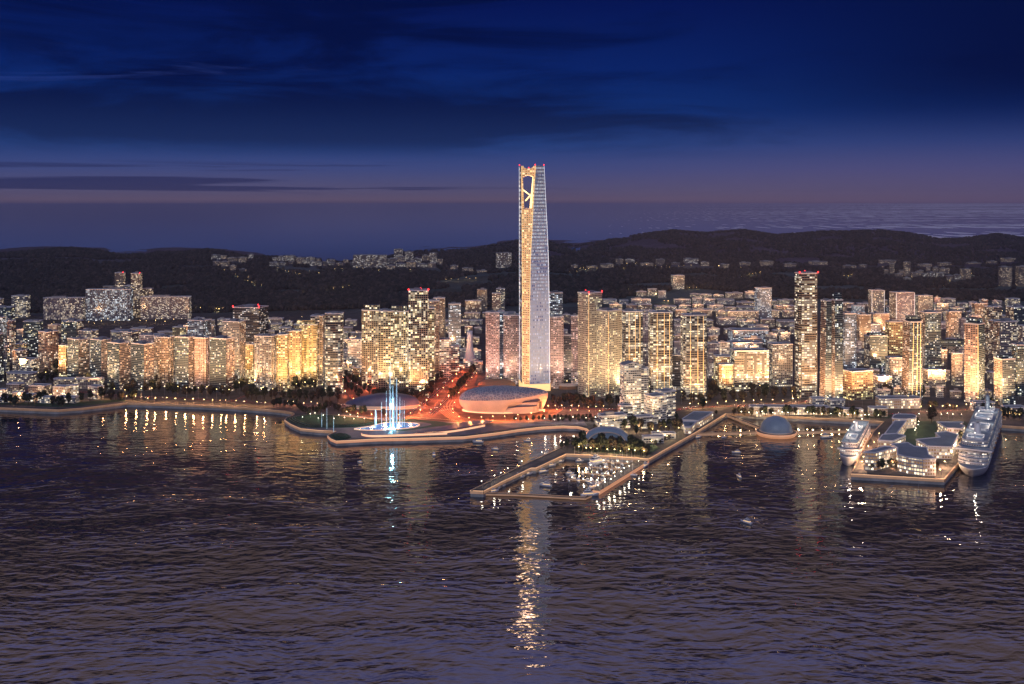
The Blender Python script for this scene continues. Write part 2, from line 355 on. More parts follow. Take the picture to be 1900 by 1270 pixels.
ncx, Ys = 236, np.concatenate([np.arange(2400, 4400, 50), np.arange(4400, 13000, 75)])
pxs = np.linspace(-330, 2230, ncx); V = []; 
for Y in Ys:
    for px in pxs:
        x = (px-CX)*Y/F; V.append((x, Y, hgt(x, Y)))
Fc = [(j*ncx+i, j*ncx+i+1, (j+1)*ncx+i+1, (j+1)*ncx+i) for j in range(len(Ys)-1) for i in range(ncx-1)]
def terrain_mat():
    m = bpy.data.materials.new('terrain'); m.use_nodes = True; t = NT(m.node_tree)
    tcn = t.n('ShaderNodeTexCoord'); P = tcn.outputs['Object']; s = t.n('ShaderNodeSeparateXYZ', i_0=P)
    n1 = t.n('ShaderNodeTexNoise', i_Vector=P, i_Scale=.0035, i_Detail=7., i_Roughness=.6, i_Distortion=.7).outputs[0]
    n2 = t.n('ShaderNodeTexNoise', i_Vector=P, i_Scale=.05, i_Detail=5., i_Roughness=.7).outputs[0]
    vo = t.n('ShaderNodeTexVoronoi', i_Vector=P, i_Scale=.045).outputs[0]
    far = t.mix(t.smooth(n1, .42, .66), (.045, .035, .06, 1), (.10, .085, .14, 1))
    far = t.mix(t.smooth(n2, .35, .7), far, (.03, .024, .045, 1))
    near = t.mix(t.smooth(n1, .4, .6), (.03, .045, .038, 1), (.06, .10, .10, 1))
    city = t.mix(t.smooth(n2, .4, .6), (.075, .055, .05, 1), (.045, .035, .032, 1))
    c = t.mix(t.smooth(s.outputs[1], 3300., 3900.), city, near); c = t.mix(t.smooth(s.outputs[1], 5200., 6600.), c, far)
    b = t.n('ShaderNodeBump', i_Height=t.m('ADD', t.m('MULTIPLY', n1, 60.), t.m('MULTIPLY', vo, 9.)), i_Distance=1.0)
    p = t.n('ShaderNodeBsdfPrincipled', i_Roughness=.95); t.put(p.inputs['Base Color'], c); t.put(p.inputs['Normal'], b.outputs[0])
    t.n('ShaderNodeOutputMaterial', i_Surface=p.outputs[0]); return m
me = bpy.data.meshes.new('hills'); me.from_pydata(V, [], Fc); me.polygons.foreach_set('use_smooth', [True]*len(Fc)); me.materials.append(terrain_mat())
tag(link(bpy.data.objects.new('hills', me)), kind='structure')

# ================================================================ waterfront land, z = 8
LZ = 8.
coast = [(-330, 752), (0, 757), (108, 761), (150, 758), (235, 748), (300, 750), (387, 753), (450, 757), (514, 762), (541, 766), (545, 770), (532, 775), (528, 780), (540, 788), (558, 796), (590, 799), (624, 801),
         (612, 806), (608, 809), (614, 815), (624, 819), (700, 815), (760, 814), (860, 811), (920, 804), (960, 798), (1005, 793), (1045, 791), (1072, 792), (1088, 796), (1094, 800), (1092, 806)]
pier_w = [(1060, 822), (960, 868), (873, 911), (897, 912), (934, 893), (985, 869), (994, 869), (1050, 843)]
penin = [(1130, 847), (1204, 852), (1228, 838), (1290, 803), (1346, 768)]
coast_r = [(1400, 769), (1500, 775), (1640, 783), (1622, 800), (1606, 826), (1579, 880), (1752, 890), (1790, 846), (1846, 789), (1900, 793), (2230, 806)]
poly = [W(a, b, LZ) for a, b in coast+pier_w+penin+coast_r]
Yb = 2400.
poly2 = poly+[((2230-CX)*Yb/F, Yb), ((-330-CX)*Yb/F, Yb)]
mb = MB(); mb.face([(x, y, LZ) for x, y in poly2])
g = mb.build('ground', M['paving'], merge=False); tag(g, kind='structure')
bm = bmesh.new(); bm.from_mesh(g.data); bmesh.ops.triangulate(bm, faces=bm.faces, ngon_method='EAR_CLIP'); bm.to_mesh(g.data); bm.free()

def wall_run(name, pts, label, m_, thick=.9, lip=.7, z0=-3., cat='quay wall', zt=LZ):
    """sea wall with an overhanging glowing lip, following a polyline of world points"""
    mb = MB(); n = len(pts)
    def off(i, d):
        a = Vector(pts[max(0, i-1)]); b = Vector(pts[i]); c = Vector(pts[min(n-1, i+1)])
        e = (c-a).normalized() if c != a else Vector((1, 0)); nn = Vector((e.y, -e.x)); q = b+nn*d; return (q.x, q.y)
    # right-hand side of travel is the water side
    A = [off(i, .02) for i in range(n)]; B = [off(i, lip) for i in range(n)]; C = [off(i, -thick) for i in range(n)]
    for i in range(n-1):
        j = i+1
        mb.face([(*A[i], z0), (*A[j], z0), (*A[j], zt-4.0), (*A[i], zt-4.0)], 0)
        mb.face([(*A[i], zt-4.0), (*A[j], zt-4.0), (*B[j], zt-3.6), (*B[i], zt-3.6)], 1)
        mb.face([(*B[i], zt-3.6), (*B[j], zt-3.6), (*B[j], zt-.15), (*B[i], zt-.15)], 1)
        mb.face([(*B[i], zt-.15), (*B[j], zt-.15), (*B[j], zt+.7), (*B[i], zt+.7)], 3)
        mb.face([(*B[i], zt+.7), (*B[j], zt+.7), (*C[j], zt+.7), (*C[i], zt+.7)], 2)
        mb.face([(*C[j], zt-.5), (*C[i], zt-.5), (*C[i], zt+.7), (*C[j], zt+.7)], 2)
    o = mb.build(name, [M['concrete'], M[m_], M['kerb'], M['edge_gold' if m_ != 'quay_dim' else 'quay_glow']], merge=False); tag(o, label, cat); return o
Wc = [W(a, b, LZ) for a, b in coast]
def sm(l, k=5): return catmull(l, k)
wall_run('quay_wall', Wc[:6], 'dim tan quay wall with one obtuse corner, below the low white houses', 'quay_dim')
wall_run('quay_wall', [Wc[5]]+sm(Wc[5:12], 3), 'long gently curving tan quay wall below the left towers', 'quay_dim')
wall_run('quay_wall', Wc[11:17], 'tan stepped edge around the green garden terraces', 'quay_glow')
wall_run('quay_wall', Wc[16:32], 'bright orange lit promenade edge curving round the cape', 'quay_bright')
Pw = [W(a, b, LZ) for a, b in [coast[-1]]+pier_w]
wall_run('quay_wall', Pw[:5], 'pale tan edge along the outside of the long diagonal breakwater', 'quay_glow')
wall_run('quay_wall', Pw[4:]+[W(*penin[0], LZ), W(*penin[1], LZ)], 'stepped tan edge on the marina side of the diagonal breakwater', 'quay_glow')
wall_run('quay_wall', [W(a, b, LZ) for a, b in penin[1:]], 'straight tan edge rising right of the marina to the mainland', 'quay_glow')
Cr = [W(a, b, LZ) for a, b in [penin[-1]]+coast_r]
wall_run('quay_wall', Cr[:4], 'dark tan mainland quay wall behind the domed pavilion on the water', 'quay_dim')
wall_run('quay_wall', Cr[3:7], 'left side wall of the cruise terminal pier by the smaller ship', 'quay_dim')
wall_run('quay_wall', Cr[6:8], 'wide tan front edge of the cruise terminal pier', 'quay_glow')
wall_run('quay_wall', Cr[7:10], 'right side wall of the cruise terminal pier by the large ship', 'quay_dim')
wall_run('quay_wall', Cr[9:], 'dim tan quay wall right of the large cruise ship', 'quay_dim')

# sheets laid on the land: each some mm above the one below
def sheet(name, pts, m_, z, kind='structure', world=False, zfun=None, h=0.):
    P = pts if world else [W(a, b, LZ) for a, b in pts]
    P = ccw(P); mb = MB(); mb.face([(x, y, z) for x, y in P])
    if h:
        for i in range(len(P)):
            a, b = P[i], P[(i+1) % len(P)]; mb.face([(*a, z-h), (*b, z-h), (*b, z), (*a, z)])
    o = mb.build(name, M[m_], merge=False)
    bm = bmesh.new(); bm.from_mesh(o.data); bmesh.ops.triangulate(bm, faces=[f for f in bm.faces if len(f.verts) > 4], ngon_method='EAR_CLIP'); bm.to_mesh(o.data); bm.free()
    return tag(o, kind=kind)
def strip(name, line, wid, m_, z, k=5, smoothed=True, off=0., kind='structure'):
    P = [W(a, b, LZ) for a, b in line]
    if smoothed and len(P) > 2: P = catmull(P, k)
    L, Rr = [], []
    for i, p in enumerate(P):
        a, c = Vector(P[max(0, i-1)]), Vector(P[min(len(P)-1, i+1)]); e = (c-a).normalized(); n = Vector((-e.y, e.x))
        q = Vector(p)+n*(off+wid/2); r_ = Vector(p)+n*(off-wid/2); L.append((q.x, q.y)); Rr.append((r_.x, r_.y))
    mb = MB()
    for i in range(len(P)-1):
        mb.face([(*Rr[i], z), (*Rr[i+1], z), (*L[i+1], z), (*L[i], z)])
    return tag(mb.build(name, M[m_], merge=False), kind=kind), P
G = LZ
sheet('glow_plaza', [(640, 766), (660, 748), (640, 726), (625, 702), (650, 700), (720, 728), (770, 722), (835, 684), (892, 682), (880, 716), (960, 730), (1030, 745), (1045, 760), (1020, 776), (940, 784), (860, 787), (790, 780), (700, 776)], 'glow_paving', G+.03)
sheet('plaza', [(560, 778), (640, 770), (740, 779), (900, 786), (1010, 777), (1080, 778), (1090, 790), (1040, 788), (1000, 790), (950, 795), (860, 808), (640, 815), (615, 811), (625, 803), (570, 796)], 'plaza_stone', G+.06)
# green terraces of the cape
for k, (ins, zz_) in enumerate([(0, .10), (4.5, .9), (9, 1.7), (13.5, 2.5)]):
    P = ccw(catmull([W(a, b, LZ) for a, b in [(533, 779), (556, 771), (600, 769), (660, 774), (700, 778), (712, 784), (680, 791), (640, 794), (600, 794), (566, 793)]], 6, True))
    P = offset(P, ins); sheet('garden_terrace', P, 'lawn' if k % 2 == 0 else 'grass', G+zz_, world=True, h=.8 if k else 0)
    if k:
        mb = MB(); Q = offset(P, -.5); n = len(P)
        for i in range(n): mb.face([(*Q[i], G+zz_+.03), (*Q[(i+1) % n], G+zz_+.03), (*P[(i+1) % n], G+zz_+.03), (*P[i], G+zz_+.03)])
        tag(mb.build('terrace_edge', M['kerb'], merge=False), kind='structure')
for k, ins in enumerate((0, 3, 6, 9)):
    P = ccw(catmull([W(a, b, LZ) for a, b in [(613, 809), (625, 804.5), (642, 805), (652, 812), (640, 816), (624, 816.5)]], 6, True)); P = offset(P, ins)
    sheet('garden_terrace', P, 'grass' if k % 2 else 'lawn', G+.12+k*.8, world=True, h=.8 if k else 0)
# lens shaped lawns, pool and stone sails of the cape
sheet('lawn', catmull([(690, 788), (740, 778), (790, 780), (840, 786), (850, 788), (800, 793), (740, 801), (690, 800)], 6, True), 'lawn', G+.10)
sheet('path', catmull([(650, 797), (700, 787), (760, 783), (800, 787), (780, 793), (720, 801), (670, 800)], 6, True), 'plaza_stone', G+.14)
pool = catmull([(658, 797), (688, 792), (712, 786), (745, 784.5), (772, 787), (777, 790), (762, 794.5), (715, 798.5), (680, 799)], 6, True)
sheet('pool_water', pool, 'pool', G+.55, h=.5)
def rim(name, px_poly, z0, z1, wd_, m_):
    P = ccw([W(a, b, LZ) for a, b in px_poly]); Q = offset(P, -wd_); n = len(P); mb = MB()
    for i in range(n):
        j = (i+1) % n
        mb.face([(*Q[i], z0), (*Q[j], z0), (*Q[j], z1), (*Q[i], z1)]); mb.face([(*Q[i], z1), (*Q[j], z1), (*P[j], z1), (*P[i], z1)])
        mb.face([(*P[j], z0), (*P[i], z0), (*P[i], z1), (*P[j], z1)])
    return mb.build(name, M[m_], merge=False)
tag(rim('pool_rim', pool, G+.05, G+1.1, 1.0, 'edge_light'), 'glowing curved rim around the blue fountain pool', 'pool rim')
s1 = catmull([(820, 799), (850, 790), (880, 786), (915, 786), (900, 791), (870, 797), (840, 802), (800, 806), (770, 807)], 6, True)
sheet('canopy', s1, 'hall_skin', G+5, kind=None, h=1.2); o = bpy.context.scene.objects[-1]; 
tag(o, 'flat dark blue leaf shaped canopy lying on the bright cape edge', 'canopy')
s2 = catmull([(672, 806), (720, 803), (780, 806), (830, 806), (760, 809), (690, 811)], 6, True)
sheet('canopy', s2, 'hall_skin', G+3, kind=None, h=1.2); tag(bpy.context.scene.objects[-1], 'narrow dark canopy at the cape tip beside the small round terraces', 'canopy')
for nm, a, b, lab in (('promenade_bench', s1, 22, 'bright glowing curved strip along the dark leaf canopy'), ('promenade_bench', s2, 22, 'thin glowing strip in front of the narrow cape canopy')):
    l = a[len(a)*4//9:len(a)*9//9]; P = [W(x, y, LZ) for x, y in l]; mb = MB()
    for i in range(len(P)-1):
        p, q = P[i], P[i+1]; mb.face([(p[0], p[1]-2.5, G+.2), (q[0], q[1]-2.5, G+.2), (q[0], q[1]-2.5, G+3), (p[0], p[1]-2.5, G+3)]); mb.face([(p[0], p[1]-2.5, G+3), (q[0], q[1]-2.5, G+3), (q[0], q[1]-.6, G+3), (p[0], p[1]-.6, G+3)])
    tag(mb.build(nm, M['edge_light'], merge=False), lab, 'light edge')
# dark deck strips on the breakwater, green verge beside the peninsula
sheet('breakwater_deck', [(1040, 834), (884, 909), (898, 908), (988, 864), (1050, 838)], 'deck', G+.05)
sheet('lawn', [(1100, 812), (1180, 812), (1226, 832), (1200, 846), (1060, 836), (1072, 826)], 'grass', G+.05)
sheet('lawn', [(0, 751), (108, 756), (150, 754), (235, 744), (225, 741), (120, 748), (0, 747)], 'grass', G+.05)
sheet('lawn', [(1500, 769), (1650, 777), (1660, 765), (1540, 762)], 'grass', G+.05)
sheet('pier_deck', [(1585, 877), (1749, 886), (1768, 862), (1640, 858), (1594, 862)], 'deck', G+.05)
sheet('harbour_square', [(1665, 790), (1700, 782), (1790, 782), (1800, 792), (1760, 815), (1720, 835), (1690, 832)], 'lawn', G+.06)

# curved bands of orange ground light sweeping round the left end of the arena
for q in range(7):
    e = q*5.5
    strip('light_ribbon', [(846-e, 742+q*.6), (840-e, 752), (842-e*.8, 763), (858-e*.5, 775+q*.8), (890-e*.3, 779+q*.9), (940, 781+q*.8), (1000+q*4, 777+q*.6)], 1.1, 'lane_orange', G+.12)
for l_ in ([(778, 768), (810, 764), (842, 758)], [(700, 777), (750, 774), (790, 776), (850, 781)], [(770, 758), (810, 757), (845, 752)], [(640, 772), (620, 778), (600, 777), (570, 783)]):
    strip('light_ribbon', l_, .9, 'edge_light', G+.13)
# ---------------------------------------------------------------- roads
ROADS = {}
def road(key, line, wid, lanes=2, glow='lane_red', k=6, lw=.5):
    o, P = strip('road', line, wid, 'asphalt', G+.16, k)
    strip('kerb_line', line, .5, 'kerb', G+.24, k, off=wid/2+.3); strip('kerb_line', line, .5, 'kerb', G+.24, k, off=-wid/2-.3)
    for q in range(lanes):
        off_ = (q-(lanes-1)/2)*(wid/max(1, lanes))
        strip('traffic_trail', line, lw, glow if q % 2 == 0 else 'lane_orange', G+.19, k, off=off_)  # glowing strips stand in for the light trails of traffic
    ROADS[key] = P
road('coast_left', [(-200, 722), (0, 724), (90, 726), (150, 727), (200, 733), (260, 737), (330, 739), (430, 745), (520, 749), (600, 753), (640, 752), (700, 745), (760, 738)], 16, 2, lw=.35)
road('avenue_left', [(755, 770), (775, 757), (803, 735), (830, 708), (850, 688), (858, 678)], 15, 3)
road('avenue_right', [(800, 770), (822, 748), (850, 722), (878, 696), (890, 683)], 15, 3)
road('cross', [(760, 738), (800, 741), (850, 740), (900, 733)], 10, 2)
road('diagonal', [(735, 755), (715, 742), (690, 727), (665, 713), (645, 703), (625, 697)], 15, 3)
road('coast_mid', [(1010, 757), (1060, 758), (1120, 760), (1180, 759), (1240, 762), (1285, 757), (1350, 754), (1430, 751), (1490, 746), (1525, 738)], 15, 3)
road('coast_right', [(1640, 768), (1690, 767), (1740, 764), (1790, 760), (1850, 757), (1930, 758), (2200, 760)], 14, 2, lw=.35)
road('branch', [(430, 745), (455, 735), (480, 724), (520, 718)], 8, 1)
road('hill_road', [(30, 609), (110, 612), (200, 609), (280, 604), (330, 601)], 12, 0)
# ================================================================ buildings
def foot(kind, w, d):
    a, b = w/2, d/2
    if kind == 'box': return [(-a, -b), (a, -b), (a, b), (-a, b)]
    if kind == 'oct':
        c = min(a, b)*.42; return [(-a+c, -b), (a-c, -b), (a, -b+c), (a, b-c), (a-c, b), (-a+c, b), (-a, b-c), (-a, -b+c)]
    if kind == 'round': return [(a*math.copysign(abs(math.cos(t))**.6, math.cos(t)), b*math.copysign(abs(math.sin(t))**.6, math.sin(t))) for t in [2*math.pi*i/20 for i in range(20)]]
    if kind == 'notch':
        c = min(a, b)*.28; return [(-a+c, -b), (a-c, -b), (a-c, -b+c), (a, -b+c), (a, b-c), (a-c, b-c), (a-c, b), (-a+c, b), (-a+c, b-c), (-a, b-c), (-a, -b+c), (-a+c, -b+c)]
    if kind == 'bays':     # projecting bays on all long sides
        o = []; p = min(1.6, w*.05)
        def side(x0, y0, x1, y1):
            L = math.dist((x0, y0), (x1, y1)); n = max(3, int(L//9)*2+1); ex, ey = (x1-x0)/L, (y1-y0)/L; nx, ny = ey, -ex
            for i in range(n):
                q = p if i % 2 else 0
                for s in (i/n, (i+1)/n): o.append((x0+ex*L*s+nx*q, y0+ey*L*s+ny*q))
        side(-a, -b, a, -b); side(a, -b, a, b); side(a, b, -a, b); side(-a, b, -a, -b)
        r = [o[0]]
        for p_ in o[1:]:
            if math.dist(p_, r[-1]) > .02: r.append(p_)
        return r
RECTS = []; FOOTS = []
def place(x0, x1, yb, rot, ratio, depth=None):
    """world centre, width, depth and angle of a box whose outline spans picture columns x0..x1 and touches row yb"""
    px = (x0+x1)/2; X, Y0, zg = ground(px, yb); th = R(rot); wpx = (x1-x0)*Y0/F; w = wpx*.8; Yc = Y0+w*.4; Xc = X
    for _ in range(12):
        d = depth or w*ratio
        cs = [(sx*w/2*math.cos(th)-sy*d/2*math.sin(th), sx*w/2*math.sin(th)+sy*d/2*math.cos(th)) for sx in (-1, 1) for sy in (-1, 1)]
        Yc = Y0-min(c[1] for c in cs)
        q = [CX+F*(Xc+c[0])/(Yc+c[1]) for c in cs]; lo, hi = min(q), max(q)
        w *= max(.3, min(2, ((x1-x0)/(hi-lo))**.9)); Xc += ((x0+x1)/2-(lo+hi)/2)*Yc/F
        w = max(w, 6)
    return Xc, Yc, zg, w, d, th
NT_ = 0
def building(name, x0, x1, yt, yb, sty, label, rot=0, ratio=.8, fk='box', feat='', cat='building', group=None, depth=None, roof='roof', roofmat=None):
    global NT_
    if x1 < 640 and rot > 5: rot = -rot-4
    NT_ += 1
    Xc, Yc, zg, w, d, th = place(x0, x1, yb, rot, ratio, depth)
    Yf = F*(CAMH-zg)/(yb-HY); zt = CAMH-(yt-HY)*Yf/F; H = max(6., zt-zg)
    RECTS.append((x0, x1, yt, yb)); FOOTS.append((Xc, Yc, math.hypot(w, d)/2))
    root = empty(name, (Xc, Yc, zg), th); tag(root, label, cat, group)
    P = foot(fk, w, d); mb = MB(); Hc = H; lit_side = 'brown' if (sty == 'teal' and x1 < 640 and abs(rot) > 9) else 'brown' if (sty in ('gray', 'mauve') and abs(rot) > 6) else 'brown' if (sty == 'teal' and rot > 5 and x0 > 1000) else None  # street glow put into colour: one side takes the brown wall
    big = (x1-x0) > 14
    if 'crown' in feat: Hc = H*.94
    if 'pitch' in feat:
        f = lambda p: H-abs(p[0])/w*H*.10
        mb.prism(P if fk != 'box' else [(-w/2, -d/2), (0, -d/2), (w/2, -d/2), (w/2, d/2), (0, d/2), (-w/2, d/2)], -3, H, z1f=f); mb.build('wall', M[sty], root)
        rb = MB(); PP = [(-w/2-.5, -d/2-.5), (0, -d/2-.5), (w/2+.5, -d/2-.5), (w/2+.5, d/2+.5), (0, d/2+.5), (-w/2-.5, d/2+.5)]
        for q in ([0, 1, 4, 5], [1, 2, 3, 4]): rb.face([(PP[i][0], PP[i][1], f(PP[i])+1.2) for i in q], 1)
        n = 6
        for i in range(6): a, b = PP[i], PP[(i+1) % 6]; rb.face([(*a, f(a)), (*b, f(b)), (*b, f(b)+1.2), (*a, f(a)+1.2)], 0)
        rb.build('roof', [M['parapet'], M['roof']], root)
    else:
        sh = w*.16 if 'lean' in feat else 0
        mb.prism(P, -3, Hc, top=False)
        if lit_side:
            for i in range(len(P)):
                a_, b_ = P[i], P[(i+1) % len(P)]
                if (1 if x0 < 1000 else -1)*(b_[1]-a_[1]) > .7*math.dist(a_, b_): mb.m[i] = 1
        wo = mb.build('wall', [M[sty], M[lit_side]] if lit_side else M[sty], root)
        if sh:
            for v in wo.data.vertices:
                if v.co.z > 1: v.co.x = v.co.x*.84+sh*.5
        k = .84 if sh else 1
        # roof: slab with a parapet round it
        t = .9 if big else .7; e = .45
        Po = [(x*k*(1+2*e/w)+sh*.5, y*(1+2*e/d)) for x, y in P]; Pi = [(x*k*(1-2*t/w)+sh*.5, y*(1-2*t/d)) for x, y in P]; n = len(P); rb = MB()
        rb.prism(Po, Hc-.6, Hc+1.3, 0, 0, top=False)
        for i in range(n):
            j = (i+1) % n
            rb.face([(*Po[i], Hc+1.3), (*Po[j], Hc+1.3), (*Pi[j], Hc+1.3), (*Pi[i], Hc+1.3)], 0)
            rb.face([(*Pi[j], Hc+.1), (*Pi[i], Hc+.1), (*Pi[i], Hc+1.3), (*Pi[j], Hc+1.3)], 0)
        rb.face([(*p, Hc+.1) for p in Pi], 1)
        far_ = sty in ('far', 'farcool')
        rb.build('roof', [M['parapet' if not far_ else 'plant'], M[roofmat or ('roof' if sty not in ('dark', 'far', 'farcool') else 'roof_dark')]], root)
        if 'crown' in feat:
            cb = MB(); s_ = .78; cb.prism([(x*s_*k+sh*.5, y*s_) for x, y in P], Hc+.1, H+1, 0, 1); cb.build('crown', [M[sty], M['roof_dark']], root)
        elif (x1-x0) > 11 and 'flat' not in feat:
            pb = MB(); rr = random.Random(NT_); a = rr.uniform(-.2, .15)*w
            pb.box(a-w*.16, a+w*.2, -d*.2, d*.22, Hc+.1, Hc+1+rr.uniform(2.5, 5)); pb.build('plant_room', M['plant'], root)
            if rr.random() < .5 and H > 60:
                lb = MB(); lb.box(a+w*.24, a+w*.34, -d*.1, d*.12, Hc+.1, Hc+3); lb.build('lift_housing', M['plant'], root)
    if 'gold' in feat or 'strip' in feat:
        cs = [(-w/2, -d/2), (w/2, -d/2)]
        if 'mid' in feat: cs = [(-w*.22, -d/2), (w*.1, -d/2), (w*.34, -d/2)]
        if 'one' in feat: cs = [(w/2, -d/2) if 0 <= rot < 30 else (-w/2, -d/2)]
        for cx_, cy_ in cs:
            sb = MB(); k0, k1 = cx_, cx_
            if 'lean' in feat: k1 = cx_*.84+w*.08
            r_ = .38
            for (xa, za), (xb, zb) in (((k0, 2), (k1, Hc-1)),):
                A = [(xa-r_, cy_-r_, za), (xa+r_, cy_-r_, za), (xa+r_, cy_+.2, za), (xa-r_, cy_+.2, za)]; B = [(xb-r_, cy_-r_, zb), (xb+r_, cy_-r_, zb), (xb+r_, cy_+.2, zb), (xb-r_, cy_+.2, zb)]
                sb.loft([A, B], 0, False, True, True)
            sb.build('light_strip', M['strip_gold' if 'gold' in feat else 'strip_white'], root)
    if 'slot' in feat:
        for fx in (-.18, .1, .33):
            sb = MB(); sb.box(w*fx-w*.04, w*fx+w*.04, -d/2-.4, -d/2+.4, H*.45, H*.93, bottom=True); sb.build('dark_slot', M['roof_dark'], root)
    if 'podium' in feat:
        pb = MB(); pw = w*.62; pb.prism([(-pw, -d*.6), (pw, -d*.6), (pw, d*.55), (-pw, d*.55)], -2, 13, 0, 1); pb.build('podium', [M['white'], M['roof']], root)
    if 'red' in feat:
        for cx_, cy_ in [(-w/2, -d/2), (w/2, -d/2), (w/2*.2, d/2)] if 'red1' not in feat else [(w/2, -d/2)]:
            sb = MB(); z = H+2.2
            for a, b in ((0, 1.0), (1.0, 2.4)): pass
            sb.loft([[(cx_+1.5*q*math.cos(t), cy_+1.5*q*math.sin(t), z+h_) for t in [2*math.pi*i/8 for i in range(8)]] for q, h_ in ((.5, -1), (1, 0), (1, 1.2), (.4, 2.2))], 0, True, True, True)
            sb.tube((cx_*.98, cy_*.98, Hc+.5), (cx_, cy_, z-.6), .3, mat=1)
            lo_ = sb.build('aviation_light', [M['lamp_red'], M['steel']], root, merge=False)
            if big:
                L = bpy.data.lights.new('red_lamp', 'POINT'); L.energy = 700; L.color = (1, .05, .05); L.shadow_soft_size = .8
                q = bpy.data.objects.new('red_lamp', L); link(q, lo_); q.location = (cx_*1.02, cy_-2.5, z-1)
    return root

